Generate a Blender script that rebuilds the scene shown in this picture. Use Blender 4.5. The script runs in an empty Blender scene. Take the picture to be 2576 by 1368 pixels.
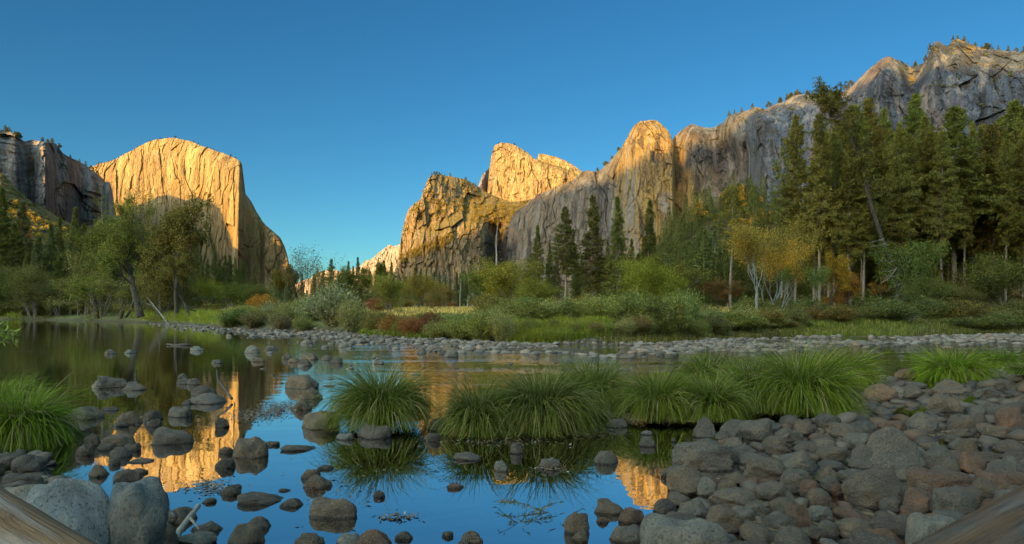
import bpy, math, random
import numpy as np
from mathutils import Vector
rad = math.radians
sc = bpy.context.scene
COL = sc.collection
# ---------------------------------------------------------------- camera
F = 1678.0; CX = 1287.5; HY = 788.0; EYE = 2.2       # reference grid 2575 x 1368
cam_d = bpy.data.cameras.new('camera'); cam = bpy.data.objects.new('camera', cam_d); COL.objects.link(cam)
cam.location = (0, 0, EYE); cam.rotation_euler = (math.pi/2, 0, 0)
cam_d.sensor_fit = 'HORIZONTAL'; cam_d.angle = 2*math.atan(CX/F)
cam_d.shift_y = (HY-684.0)/2575.0
cam_d.clip_start = 0.1; cam_d.clip_end = 30000
sc.camera = cam
# ---------------------------------------------------------------- sky and sun
SUN_EL = 12.0
SH = np.array([-0.55, -0.835]); SH = SH/np.linalg.norm(SH)      # towards the sun, seen on the ground
w = bpy.data.worlds.new('World'); sc.world = w; w.use_nodes = True
wn = w.node_tree; bg = wn.nodes['Background']
sky = wn.nodes.new('ShaderNodeTexSky'); sky.sky_type = 'NISHITA'; sky.sun_disc = False
sky.sun_elevation = rad(SUN_EL); sky.sun_rotation = math.atan2(SH[0], SH[1])
sky.altitude = 1200; sky.air_density = 1.0; sky.dust_density = 1.0; sky.ozone_density = 1.5
# evening sky: deep blue opposite the sun; added warm boost behind fills the shade
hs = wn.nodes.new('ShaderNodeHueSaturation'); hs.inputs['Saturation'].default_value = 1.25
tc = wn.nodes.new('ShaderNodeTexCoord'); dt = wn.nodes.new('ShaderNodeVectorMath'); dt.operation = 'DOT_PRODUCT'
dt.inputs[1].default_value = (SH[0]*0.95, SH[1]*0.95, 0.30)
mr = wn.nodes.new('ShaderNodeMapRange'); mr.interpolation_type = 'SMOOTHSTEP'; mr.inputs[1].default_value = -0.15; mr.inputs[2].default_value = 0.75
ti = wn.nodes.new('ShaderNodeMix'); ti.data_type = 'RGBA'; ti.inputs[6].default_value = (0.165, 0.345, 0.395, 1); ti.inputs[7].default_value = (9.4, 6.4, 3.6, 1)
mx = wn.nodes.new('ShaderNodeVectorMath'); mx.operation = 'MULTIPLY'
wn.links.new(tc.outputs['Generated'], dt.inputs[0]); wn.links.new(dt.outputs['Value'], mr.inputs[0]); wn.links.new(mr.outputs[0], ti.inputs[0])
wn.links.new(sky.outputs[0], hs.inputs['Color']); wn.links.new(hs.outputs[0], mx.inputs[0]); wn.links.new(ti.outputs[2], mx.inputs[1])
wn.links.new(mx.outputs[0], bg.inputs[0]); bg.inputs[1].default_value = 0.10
sd = bpy.data.lights.new('sun', 'SUN'); so = bpy.data.objects.new('sun', sd); COL.objects.link(so)
sd.energy = 5.0; sd.angle = rad(0.4); sd.color = (1.0, 0.56, 0.09)
SDIR = Vector((SH[0]*math.cos(rad(SUN_EL)), SH[1]*math.cos(rad(SUN_EL)), math.sin(rad(SUN_EL))))
so.rotation_euler = SDIR.to_track_quat('Z', 'Y').to_euler()
vs = sc.view_settings; vs.view_transform = 'Standard'; vs.look = 'None'; vs.exposure = 1.8; vs.gamma = 1
sc.cycles.max_bounces = 5; sc.cycles.transparent_max_bounces = 12; sc.cycles.glossy_bounces = 3; sc.cycles.diffuse_bounces = 2
sc.cycles.caustics_reflective = False; sc.cycles.caustics_refractive = False
# ---------------------------------------------------------------- helpers
def PX(x, Y): return (x-CX)/F*Y
def PZ(y, Y): return EYE+(HY-y)/F*Y
def GY(y): return EYE*F/(y-HY)                     # distance of water level at picture row y
def tag(o, label=None, cat=None, group=None, kind=None):
    if label: o['label'] = label
    if cat: o['category'] = cat
    if group: o['group'] = group
    if kind: o['kind'] = kind
    return o
def mesh(name, V, Q=None, T=None, mat=None, smooth=True, midx=None):
    V = np.asarray(V, dtype=np.float32).reshape(-1, 3)
    Q = np.zeros((0, 4), int) if Q is None else np.asarray(Q, dtype=np.int64).reshape(-1, 4)
    T = np.zeros((0, 3), int) if T is None else np.asarray(T, dtype=np.int64).reshape(-1, 3)
    me = bpy.data.meshes.new(name)
    me.vertices.add(len(V)); me.vertices.foreach_set('co', V.ravel())
    lv = np.concatenate([Q.ravel(), T.ravel()]).astype(np.int32)
    me.loops.add(len(lv)); me.loops.foreach_set('vertex_index', lv)
    n = len(Q)+len(T); me.polygons.add(n)
    st = np.concatenate([np.arange(len(Q))*4, len(Q)*4+np.arange(len(T))*3]).astype(np.int32)
    me.polygons.foreach_set('loop_start', st)
    me.polygons.foreach_set('use_smooth', np.full(n, smooth, dtype=bool))
    if mat is not None:
        for m in (mat if isinstance(mat, (list, tuple)) else [mat]): me.materials.append(m)
    if midx is not None: me.polygons.foreach_set('material_index', np.asarray(midx, dtype=np.int32))
    me.update(); me.validate()
    return me
def link(name, me, parent=None, loc=None):
    o = bpy.data.objects.new(name, me); COL.objects.link(o)
    if parent is not None: o.parent = parent
    if loc is not None: o.location = loc
    return o
# value noise
def _h(ix, iy, iz, s):
    n = (ix*374761393+iy*668265263+iz*1274126177+s*974634777) & 0xFFFFFFFF
    n = ((n ^ (n >> 13))*1274126177) & 0xFFFFFFFF
    return ((n ^ (n >> 16)) & 0xFFFF)/65535.0
def vnoise(x, y, z, s=0):
    x, y, z = np.broadcast_arrays(np.asarray(x, float), np.asarray(y, float), np.asarray(z, float))
    ix, iy, iz = np.floor(x).astype(np.int64), np.floor(y).astype(np.int64), np.floor(z).astype(np.int64)
    fx, fy, fz = x-ix, y-iy, z-iz
    fx, fy, fz = [f*f*f*(f*(f*6-15)+10) for f in (fx, fy, fz)]
    r = 0
    for dx in (0, 1):
        wx = fx if dx else 1-fx
        for dy in (0, 1):
            wy = fy if dy else 1-fy
            for dz in (0, 1):
                r = r+wx*wy*(fz if dz else 1-fz)*_h(ix+dx, iy+dy, iz+dz, s)
    return r*2-1
def fbm(x, y, z, s=0, o=5, g=0.5):
    r = 0; a = 1; t = 0
    for i in range(o):
        k = 2.03**i
        r = r+a*vnoise(np.asarray(x)*k+i*7.1, np.asarray(y)*k+i*3.7, np.asarray(z)*k+i*5.3, s+i); t += a; a *= g
    return r/t
def ridged(x, y, z, s=0, o=4):
    r = 0; a = 1; t = 0
    for i in range(o):
        k = 2.1**i
        r = r+a*(1-np.abs(vnoise(np.asarray(x)*k+i*7.1, np.asarray(y)*k+i*3.7, np.asarray(z)*k+i*5.3, s+i))*2); t += a; a *= 0.5
    return r/t
def facets(u, v, seed):
    """angular blocks: each cell carries its own tilted plane"""
    iu, iv = np.floor(u).astype(np.int64), np.floor(v).astype(np.int64)
    best = np.full(u.shape, 9e9); out = np.zeros(u.shape)
    for a in (-1, 0, 1):
        for b in (-1, 0, 1):
            cu, cv = iu+a, iv+b; z0 = cu*0
            pu = cu+0.15+0.7*_h(cu, cv, z0, seed); pv = cv+0.15+0.7*_h(cu, cv, z0, seed+1); du, dv = u-pu, v-pv; d = du*du+dv*dv
            k = d < best; val = (_h(cu, cv, z0, seed+2)-0.5)*1.1+du*(_h(cu, cv, z0, seed+3)-0.5)*2.6+dv*(_h(cu, cv, z0, seed+4)-0.5)*1.6
            out = np.where(k, val, out); best = np.where(k, d, best)
    return out
def sst(a, b, x):
    t = np.clip((x-a)/(b-a), 0, 1); return t*t*(3-2*t)
def ip(x, pts):
    p = np.array(pts, float); return np.interp(x, p[:, 0], p[:, 1])
# ---------------------------------------------------------------- node helper
class NM:
    def __init__(s, name):
        s.m = bpy.data.materials.new(name); s.m.use_nodes = True; s.t = s.m.node_tree
        s.b = s.t.nodes['Principled BSDF']; s.out = s.t.nodes['Material Output']
        s.b.inputs['Specular IOR Level'].default_value = 0.3; s.b.inputs['Roughness'].default_value = 0.9
    def n(s, ty, **kw):
        nd = s.t.nodes.new('ShaderNode'+ty)
        for k, v in kw.items(): setattr(nd, k, v)
        return nd
    def l(s, a, b): s.t.links.new(a, b)
    def set(s, sock, v):
        if hasattr(v, 'links'): s.l(v, sock)
        else: sock.default_value = v
    def coord(s, kind='Object', scale=(1, 1, 1), loc=(0, 0, 0)):
        c = s.n('TexCoord'); mp = s.n('Mapping'); s.l(c.outputs[kind], mp.inputs[0])
        mp.inputs['Scale'].default_value = scale; mp.inputs['Location'].default_value = loc; return mp.outputs[0]
    def pos(s): return s.n('NewGeometry').outputs['Position']
    def mapv(s, v, scale):
        mp = s.n('Mapping'); s.l(v, mp.inputs[0]); mp.inputs['Scale'].default_value = scale; return mp.outputs[0]
    def noise(s, vec, scale=1, detail=5, rough=0.55, dist=0):
        nd = s.n('TexNoise'); s.l(vec, nd.inputs['Vector']); nd.inputs['Scale'].default_value = scale
        nd.inputs['Detail'].default_value = detail; nd.inputs['Roughness'].default_value = rough
        nd.inputs['Distortion'].default_value = dist; return nd.outputs['Fac']
    def vor(s, vec, scale=1, feature='F1'):
        nd = s.n('TexVoronoi', feature=feature); s.l(vec, nd.inputs['Vector']); nd.inputs['Scale'].default_value = scale; return nd
    def rng(s, v, a, b, c=0.0, d=1.0):
        nd = s.n('MapRange'); s.set(nd.inputs[0], v)
        for i, q in enumerate((a, b, c, d)): nd.inputs[i+1].default_value = q
        return nd.outputs[0]
    def mix(s, f, a, b, mode='MIX'):
        nd = s.n('Mix', data_type='RGBA', blend_type=mode); s.set(nd.inputs[0], f)
        s.set(nd.inputs[6], a if hasattr(a, 'links') else (*a, 1)); s.set(nd.inputs[7], b if hasattr(b, 'links') else (*b, 1)); return nd.outputs[2]
    def math(s, op, a, b=0.0):
        nd = s.n('Math', operation=op); s.set(nd.inputs[0], a); s.set(nd.inputs[1], b); return nd.outputs[0]
    def sep(s, v):
        nd = s.n('SeparateXYZ'); s.l(v, nd.inputs[0]); return nd.outputs
    def bump(s, h, dist, strength=1.0):
        nd = s.n('Bump'); s.l(h, nd.inputs['Height']); nd.inputs['Distance'].default_value = dist; nd.inputs['Strength'].default_value = strength
        s.l(nd.outputs[0], s.b.inputs['Normal']); return nd
    def base(s, c):
        if hasattr(c, 'links'): s.l(c, s.b.inputs['Base Color'])
        else: s.b.inputs['Base Color'].default_value = (*c, 1)
# ---------------------------------------------------------------- materials
def rock_face(name, warm, grey, dark, pale, sx=1.0, green=0.0, stain=(0.42, 0.22, 0.10), stain_amt=0.35, split=None, wet=None):
    """Granite wall: vertical water streaks, iron stain, pale scars; sizes in metres."""
    k = NM(name); p = k.pos()
    st = k.noise(k.mapv(p, (0.035*sx, 0.035*sx, 0.0035)), 1, 6, 0.62, 0.4)
    fine = k.noise(k.mapv(p, (0.16, 0.16, 0.012)), 1, 5, 0.6)
    big = k.noise(k.mapv(p, (0.006, 0.006, 0.005)), 1, 4, 0.5, 0.6)
    c = k.mix(k.rng(big, 0.40, 0.62), warm, grey)
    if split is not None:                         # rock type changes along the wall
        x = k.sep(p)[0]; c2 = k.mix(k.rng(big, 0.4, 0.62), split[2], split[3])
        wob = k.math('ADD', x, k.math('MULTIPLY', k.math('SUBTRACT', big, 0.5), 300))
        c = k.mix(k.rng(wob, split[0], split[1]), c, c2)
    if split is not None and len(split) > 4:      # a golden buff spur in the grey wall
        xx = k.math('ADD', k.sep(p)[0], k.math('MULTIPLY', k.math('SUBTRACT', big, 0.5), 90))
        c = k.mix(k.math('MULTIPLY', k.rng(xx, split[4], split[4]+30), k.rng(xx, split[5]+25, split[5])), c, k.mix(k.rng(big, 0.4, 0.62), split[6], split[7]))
    c = k.mix(k.math('MULTIPLY', k.rng(st, 0.52, 0.60), 0.8), c, dark)
    c = k.mix(k.math('MULTIPLY', k.rng(fine, 0.52, 0.62), 0.6), c, dark)
    c = k.mix(k.math('MULTIPLY', k.rng(st, 0.47, 0.38), 0.8), c, pale)
    c = k.mix(k.math('MULTIPLY', k.rng(k.noise(k.mapv(p, (0.011, 0.011, 0.0065)), 1, 5, 0.6, 0.8), 0.55, 0.68), stain_amt), c, stain)
    wv = k.n('VectorMath', operation='ADD'); k.l(k.mapv(p, (0.022, 0.022, 0.012)), wv.inputs[0])
    nc = k.n('TexNoise'); k.l(k.mapv(p, (0.03, 0.03, 0.02)), nc.inputs['Vector']); nc.inputs['Detail'].default_value = 4
    sc2 = k.n('VectorMath', operation='SCALE'); k.l(nc.outputs['Color'], sc2.inputs[0]); sc2.inputs['Scale'].default_value = 1.1; k.l(sc2.outputs[0], wv.inputs[1])
    for vs_, wdt_, am in ((1.0, 0.020, 0.75), (3.1, 0.035, 0.5)):
        e = k.vor(wv.outputs[0], vs_, 'DISTANCE_TO_EDGE').outputs[0]
        c = k.mix(k.math('MULTIPLY', k.math('MULTIPLY', k.rng(e, wdt_, wdt_*0.2), am), k.rng(fine, 0.40, 0.54)), c, k.mix(1.0, c, (0.28, 0.26, 0.25), 'MULTIPLY'))
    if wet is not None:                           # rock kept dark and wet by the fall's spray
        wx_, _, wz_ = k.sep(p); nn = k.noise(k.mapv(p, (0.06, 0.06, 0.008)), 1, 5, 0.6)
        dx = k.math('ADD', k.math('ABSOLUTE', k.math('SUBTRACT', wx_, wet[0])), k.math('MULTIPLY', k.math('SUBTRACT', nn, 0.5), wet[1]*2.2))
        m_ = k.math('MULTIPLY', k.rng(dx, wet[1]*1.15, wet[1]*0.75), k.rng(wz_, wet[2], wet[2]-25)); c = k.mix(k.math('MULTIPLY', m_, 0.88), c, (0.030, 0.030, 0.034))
    if green > 0:
        nz = k.sep(k.n('NewGeometry').outputs['Normal'])[2]
        g = k.noise(k.mapv(p, (0.03, 0.03, 0.03)), 1, 6, 0.65)
        f = k.rng(k.math('ADD', nz, k.math('MULTIPLY', k.math('SUBTRACT', g, 0.5), 2.4)), 0.95-green, 1.15-green)
        c = k.mix(f, c, k.mix(k.rng(g, 0.35, 0.7), (0.11, 0.095, 0.03), (0.24, 0.17, 0.055)))
    c = k.mix(1.0, c, (0.80, 0.80, 0.82), 'MULTIPLY')
    k.base(c)
    h = k.math('ADD', k.noise(k.mapv(p, (0.11, 0.11, 0.035)), 1, 10, 0.72, 0.3), k.math('MULTIPLY', k.noise(k.mapv(p, (0.30, 0.30, 0.02)), 1, 6, 0.7), 0.45))
    k.bump(h, 13.0, 1.0)
    return k.m
M = {}
M['elcap'] = rock_face('tan_granite', (0.30, 0.205, 0.08), (0.24, 0.17, 0.08), (0.12, 0.078, 0.035), (0.39, 0.30, 0.145), 0.6, 0.0, stain=(0.18, 0.10, 0.04), stain_amt=0.6)
M['west'] = rock_face('grey_pink_granite', (0.28, 0.225, 0.20), (0.20, 0.21, 0.235), (0.085, 0.08, 0.088), (0.36, 0.35, 0.36), 1.0, 0.12)
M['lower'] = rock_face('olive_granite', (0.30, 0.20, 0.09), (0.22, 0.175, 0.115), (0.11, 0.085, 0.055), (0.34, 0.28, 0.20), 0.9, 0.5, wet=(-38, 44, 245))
M['middle'] = rock_face('ochre_granite', (0.36, 0.24, 0.105), (0.30, 0.215, 0.11), (0.15, 0.10, 0.05), (0.42, 0.32, 0.18), 0.9, 0.35)
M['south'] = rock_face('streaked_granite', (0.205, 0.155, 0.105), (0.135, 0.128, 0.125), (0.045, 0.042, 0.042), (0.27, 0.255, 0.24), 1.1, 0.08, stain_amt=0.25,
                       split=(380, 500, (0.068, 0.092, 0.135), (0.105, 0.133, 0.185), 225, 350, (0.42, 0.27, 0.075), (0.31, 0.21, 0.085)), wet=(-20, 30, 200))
M['far'] = rock_face('pale_granite', (0.336, 0.259, 0.210), (0.280, 0.238, 0.210), (0.210, 0.168, 0.140), (0.350, 0.294, 0.252), 0.7, 0.1)
M['recess'] = rock_face('wet_dark_granite', (0.12, 0.11, 0.11), (0.09, 0.09, 0.095), (0.04, 0.04, 0.045), (0.2, 0.19, 0.18), 1.6, 0.0, stain_amt=0.0)
def m_ground():
    k = NM('valley_ground'); p = k.pos(); X, Y, Z = k.sep(p)
    n1 = k.noise(p, 0.35, 8, 0.65); n2 = k.noise(p, 4.0, 8, 0.7); n3 = k.noise(p, 0.03, 4, 0.5)
    soil = k.mix(n2, (0.055, 0.04, 0.022), (0.12, 0.09, 0.055))
    grass = k.mix(k.rng(n1, 0.35, 0.65), (0.07, 0.085, 0.02), (0.17, 0.15, 0.04))
    dry = k.mix(k.rng(n1, 0.35, 0.65), (0.30, 0.24, 0.09), (0.42, 0.33, 0.15))
    c = k.mix(k.rng(k.math('ADD', Z, k.math('MULTIPLY', n1, 0.5)), 0.4, 0.9), soil, grass)
    c = k.mix(k.math('MULTIPLY', k.rng(k.math('ADD', Z, k.math('MULTIPLY', n3, 2.0)), 3.2, 3.9), k.rng(Z, 8.0, 5.5)), c, dry)
    cob = k.vor(k.mapv(p, (1, 1, 0.2)), 5.0, 'F1'); edge = k.vor(k.mapv(p, (1, 1, 0.2)), 5.0, 'DISTANCE_TO_EDGE').outputs[0]
    stone = k.mix(k.rng(k.sep(cob.outputs['Color'])[0], 0, 1), (0.07, 0.045, 0.025), (0.20, 0.125, 0.06))
    stone = k.mix(k.rng(edge, 0.0, 0.10), (0.015, 0.01, 0.006), stone)
    c = k.mix(k.rng(Z, 0.10, 0.02), c, stone)
    k.base(c); k.bump(k.math('ADD', n2, k.rng(edge, 0, 0.2)), 0.05, 0.8); return k.m
M['ground'] = m_ground()
def m_water():
    k = NM('river_water'); t = k.t; t.nodes.remove(k.b); p = k.pos(); X, Y, Z = k.sep(p)
    tr = k.n('BsdfTransparent'); tr.inputs[0].default_value = (0.62, 0.47, 0.30, 1)
    gl = k.n('BsdfGlossy'); gl.inputs['Roughness'].default_value = 0.0; gl.inputs['Color'].default_value = (1, 1, 1, 1)
    fr = k.n('Fresnel'); fr.inputs['IOR'].default_value = 1.33
    fac = k.math('POWER', fr.outputs[0], 0.27)
    mx = k.n('MixShader'); k.l(fac, mx.inputs[0]); k.l(tr.outputs[0], mx.inputs[1]); k.l(gl.outputs[0], mx.inputs[2])
    k.l(mx.outputs[0], k.out.inputs[0])
    # riffle in the open channel, near-still pool by the bank
    riff = k.math('MULTIPLY', k.rng(k.math('ADD', Y, k.math('MULTIPLY', k.noise(p, 0.12, 2), 14)), 20, 34), k.rng(k.math('ADD', X, k.math('MULTIPLY', Y, 0.32)), -2, 8))
    patch = k.rng(k.noise(k.mapv(p, (0.07, 0.30, 1)), 1, 4, 0.6), 0.44, 0.62)
    n1 = k.noise(k.mapv(p, (0.35, 1.5, 1)), 1, 4, 0.55, 0.5)
    n2 = k.noise(k.mapv(p, (1.2, 4.0, 1)), 1, 3, 0.5, 0.3)
    n3 = k.noise(k.mapv(p, (0.5, 0.9, 1)), 1, 3, 0.5)
    calm = k.math('ADD', k.math('MULTIPLY', n3, 0.005), k.math('MULTIPLY', n2, k.rng(Y, 8, 60, 0.0002, 0.0045)))
    rip = k.math('MULTIPLY', k.math('ADD', k.math('MULTIPLY', n1, 0.05), k.math('MULTIPLY', n2, 0.022)), k.math('MULTIPLY', riff, k.rng(patch, 0, 1, 0.25, 1.0)))
    bp = k.n('Bump'); bp.inputs['Distance'].default_value = 1.0; bp.inputs['Strength'].default_value = 1.0
    k.l(k.math('ADD', calm, rip), bp.inputs['Height'])
    k.l(bp.outputs[0], gl.inputs['Normal']); k.l(bp.outputs[0], fr.inputs['Normal']); return k.m
M['water'] = m_water()
def m_stone():
    k = NM('river_stone'); oi = k.n('ObjectInfo'); v = k.coord('Object'); p = k.pos(); Z = k.sep(p)[2]
    off = k.n('VectorMath', operation='ADD'); k.l(v, off.inputs[0]); cx = k.n('CombineXYZ')
    k.l(k.math('MULTIPLY', oi.outputs['Random'], 37.0), cx.inputs[0]); k.l(cx.outputs[0], off.inputs[1]); v = off.outputs[0]
    n1 = k.noise(v, 1.6, 6, 0.6); n2 = k.noise(v, 15, 5, 0.75); n3 = k.noise(v, 5, 6, 0.65, 0.6)
    c = oi.outputs['Color']
    c = k.mix(k.rng(n1, 0.35, 0.7), c, k.mix(0.5, c, (0.10, 0.085, 0.07)))
    c = k.mix(k.math('MULTIPLY', k.rng(n2, 0.52, 0.62), 0.55), c, (0.25, 0.205, 0.16)); c = k.mix(k.math('MULTIPLY', k.rng(k.noise(v, 0.9, 5, 0.6), 0.5, 0.62), 0.6), c, k.mix(1.0, c, (1.7, 1.45, 1.2), 'MULTIPLY'))
    c = k.mix(k.math('MULTIPLY', k.rng(n2, 0.47, 0.38), 0.7), c, (0.03, 0.03, 0.03))
    c = k.mix(k.math('MULTIPLY', k.rng(n3, 0.60, 0.72), 0.35), c, (0.26, 0.25, 0.22))
    wet = k.rng(k.math('ADD', Z, k.math('MULTIPLY', n3, 0.02)), 0.045, 0.025)
    c = k.mix(k.math('MULTIPLY', wet, 0.75), c, k.mix(1.0, c, (0.22, 0.19, 0.16), 'MULTIPLY'))
    k.base(c); k.l(k.rng(wet, 0, 1, 0.85, 0.25), k.b.inputs['Roughness'])
    h = k.math('ADD', k.math('MULTIPLY', k.noise(v, 3.2, 10, 0.72, 0.3), 1.2), k.math('MULTIPLY', n2, 0.25)); k.bump(h, 0.14, 1.0); return k.m
M['stone'] = m_stone()
def m_cobble(nm='bar_cobbles', ca=(0.085, 0.067, 0.050), cb=(0.25, 0.195, 0.15)):
    k = NM(nm); g = k.n('NewGeometry'); r = g.outputs['Random Per Island']; p = g.outputs['Position']; Z = k.sep(p)[2]
    n2 = k.noise(p, 14, 4, 0.7)
    c = k.mix(r, ca, cb)
    r2 = k.math('FRACT', k.math('MULTIPLY', r, 17.3))
    c = k.mix(k.rng(r2, 0.78, 0.9, 0, 0.6), c, (cb[0], cb[1]*0.75, cb[2]*0.6)); c = k.mix(k.rng(r2, 0.0, 0.25, 0.5, 0), c, tuple(q*0.8 for q in cb))
    c = k.mix(k.math('MULTIPLY', k.rng(n2, 0.45, 0.3), 0.6), c, (0.04, 0.036, 0.03))
    wet = k.rng(Z, 0.04, 0.015)
    c = k.mix(k.math('MULTIPLY', wet, 0.8), c, k.mix(1.0, c, (0.3, 0.22, 0.14), 'MULTIPLY'))
    k.base(c); k.l(k.rng(wet, 0, 1, 0.85, 0.3), k.b.inputs['Roughness']); k.bump(n2, 0.02, 0.6); return k.m
M['cobble'] = m_cobble(); M['pebble'] = m_cobble('shore_pebble', (0.05, 0.036, 0.026), (0.12, 0.088, 0.062))
M['bed'] = m_cobble('bed_stone', (0.10, 0.062, 0.03), (0.30, 0.19, 0.09))
def m_leaf(name, col=None, trans=0.3, var=0.5, warm=(1.25, 1.0, 0.6), straw=0.0):
    k = NM(name); g = k.n('NewGeometry'); r = g.outputs['Random Per Island']
    c = k.n('ObjectInfo').outputs['Color'] if col is None else col
    cl = k.noise(k.coord('Object'), 0.45, 3, 0.6)
    if hasattr(c, 'links'): c = k.mix(1.0, c, (1.5, 1.35, 1.2), 'MULTIPLY')
    if not hasattr(c, 'links'):
        rg = k.n('RGB'); rg.outputs[0].default_value = (*c, 1); c = rg.outputs[0]
    dk = k.mix(1.0, c, (1-var, 1-var, 1-var*0.9), 'MULTIPLY'); lt = k.mix(1.0, c, (1+var*0.9, 1+var*0.8, 1+var*0.5), 'MULTIPLY')
    c2 = k.mix(r, dk, lt); c2 = k.mix(k.rng(cl, 0.42, 0.62, 0, 0.5), c2, k.mix(1.0, c2, warm, 'MULTIPLY'))
    if straw: c2 = k.mix(k.rng(k.math('FRACT', k.math('MULTIPLY', r, 31.7)), 1-straw, 1-straw+0.01), c2, (0.34, 0.27, 0.12))
    k.t.nodes.remove(k.b)
    d = k.n('BsdfDiffuse'); k.l(c2, d.inputs[0]); t = k.n('BsdfTranslucent'); k.l(c2, t.inputs[0])
    mx = k.n('MixShader'); mx.inputs[0].default_value = trans
    k.l(d.outputs[0], mx.inputs[1]); k.l(t.outputs[0], mx.inputs[2]); k.l(mx.outputs[0], k.out.inputs[0]); return k.m
M['leaf'] = m_leaf('foliage', None, 0.35, 0.62); M['needle'] = m_leaf('needles', None, 0.3, 0.45, (1.3, 1.05, 0.6))
M['blade'] = m_leaf('grass_blades', None, 0.35, 0.5, (1.25, 1.05, 0.6), 0.15)
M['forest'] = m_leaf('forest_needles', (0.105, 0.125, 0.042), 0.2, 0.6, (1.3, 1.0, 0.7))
M['yellow'] = m_leaf('autumn_leaves', (0.50, 0.27, 0.04), 0.3, 0.45)
M['scrub'] = m_leaf('scrub_leaves', (0.17, 0.14, 0.045), 0.2, 0.5)
M['scrubsuntint'] = m_leaf('sun_tinted_scrub_leaves', (0.34, 0.27, 0.06), 0.3, 0.4)  # gold leaf colour carries the sunlight on the lower hillside
def m_bark(name, a, b, sc_=6, zs=0.15):
    k = NM(name); v = k.coord('Object', (sc_, sc_, sc_*zs)); n = k.noise(v, 1, 6, 0.7)
    k.base(k.mix(k.rng(n, 0.3, 0.7), a, b)); k.bump(n, 0.08, 1); return k.m
M['pinebark'] = m_bark('pine_bark', (0.09, 0.06, 0.042), (0.36, 0.26, 0.19))
M['greybark'] = m_bark('grey_bark', (0.14, 0.13, 0.11), (0.34, 0.32, 0.28))
M['darkbark'] = m_bark('dark_bark', (0.035, 0.028, 0.02), (0.13, 0.10, 0.075))
M['deadwood'] = m_bark('bleached_wood', (0.15, 0.125, 0.10), (0.36, 0.32, 0.27), 9)
# ---------------------------------------------------------------- rock massifs
def grid_faces(nr, ncol):
    i = np.arange(nr-1)[:, None]*ncol+np.arange(ncol-1)[None, :]
    return np.stack([i, i+1, i+ncol+1, i+ncol], -1).reshape(-1, 4)
def massif(name, skyl, basey, foot, lean, mat, nx, nt, rel=1.0, jag=2.0, seed=0, feat=None, bulge=None, back=260, rim=30, label=None, fs=1.0, fc=1.0, sm=1.0):
    """A mountain: front wall sampled column by column, rounded rim, plateau and a rear slope."""
    x0, x1 = skyl[0][0], skyl[-1][0]
    xs = np.linspace(x0, x1, nx); ts = np.linspace(0, 1, nt)
    ysk = ip(xs, skyl)+jag*fbm(xs/14.0, 0, seed, seed, 5, 0.6)
    yb = ip(xs, basey) if isinstance(basey, list) else np.full(nx, float(basey))
    D0 = ip(xs, foot)
    X2, T2 = np.meshgrid(xs, ts)
    Yp = yb+(ysk-yb)*T2
    hgt = (yb-ysk)/F*D0
    D = D0+lean*hgt*T2+rim*np.clip((T2-0.86)/0.14, 0, 1)**2
    if bulge is not None: D = D+bulge(X2, Yp, T2)
    wx = (X2-CX)/F*D; wz = (HY-Yp)/F*D
    s = seed*13.7
    w1 = 12*fbm(wx/70, s, wz/70, seed+20, 3)
    r = sm*(22*fbm(wx/120, s, wz/420, seed, 3)+12*(ridged(wx/55+wz/300, s+3, wz/380, seed+5, 3)-0.5))
    r = r+15*facets(((wx+w1)/58+wz/260)/fc, (wz+w1)/120/fc, seed+9)+7.5*facets(((wx-w1)/19-wz/140)/fc, (wz+w1)/46/fc, seed+15)+3.4*facets((wx+w1*0.5)/7.5/fc, wz/16/fc, seed+25)
    r = r+4*fbm(wx/16, s, wz/30, seed+8, 5, 0.65)
    r = r*rel*fs
    if feat is not None: r = r+feat(X2, Yp, T2, wx, wz)
    Dn = D+r
    V = np.stack([(X2-CX)/F*Dn, Dn, EYE+(HY-Yp)/F*Dn], -1)
    zt = V[-1, :, 2]; sk = V[0].copy(); sk[:, 1] -= 0.12*np.maximum(sk[:, 2], 5); sk[:, 2] = -15; rows = [sk[None], V]
    for dd, fz in ((back*0.15, 1.0), (back*0.5, 0.93), (back, 0.7), (back*1.6, 0.35), (back*2.3, -0.05)):
        q = V[-1].copy(); q[:, 1] += dd; q[:, 0] += dd*q[:, 0]/Dn[-1]*0.9
        q[:, 2] = np.minimum(zt*fz, zt-dd*0.04)-6*(1+fbm(xs/30, dd, 1, seed, 3)); rows.append(q[None])
    A = np.concatenate(rows, 0); nr = A.shape[0]
    me = mesh(name, A.reshape(-1, 3), grid_faces(nr, nx), None, mat, False)
    o = link(name, me); tag(o, label, None, None, 'structure')
    return dict(o=o, V=V, xs=xs, ts=ts, Yp=Yp)
def gb(x, y, cx, cy, sx, sy): return np.exp(-((x-cx)/sx)**2-((y-cy)/sy)**2)
MAS = {}
# west wall with its buttresses, left of the great monolith
MAS['west'] = massif('cliff', [(-420, 250), (-200, 285), (-80, 318), (0, 325), (30, 333), (62, 356), (85, 352), (112, 356), (140, 362), (158, 386), (190, 402), (222, 420), (246, 438), (262, 452), (274, 492), (290, 545), (304, 610)],
    [(-420, 660), (304, 700)], [(-420, 1300), (0, 1560), (95, 1660), (114, 1655), (140, 1780), (200, 1960), (250, 2080), (304, 2180)], 0.16, M['west'], 380, 200, 1.5, 3, 1,
    lambda x, y, t, wx, wz: -50*gb(x, y, 112, 430, 26, 200)+45*gb(x, y, 80, 480, 12, 160)-40*gb(x, y, 40, 400, 18, 120)+50*gb(x, y, 205, 480, 16, 200)-30*gb(x, y, 165, 430, 16, 90),
    back=500, label='grey and pink granite wall with dark gullies at the far left of the valley')
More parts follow.
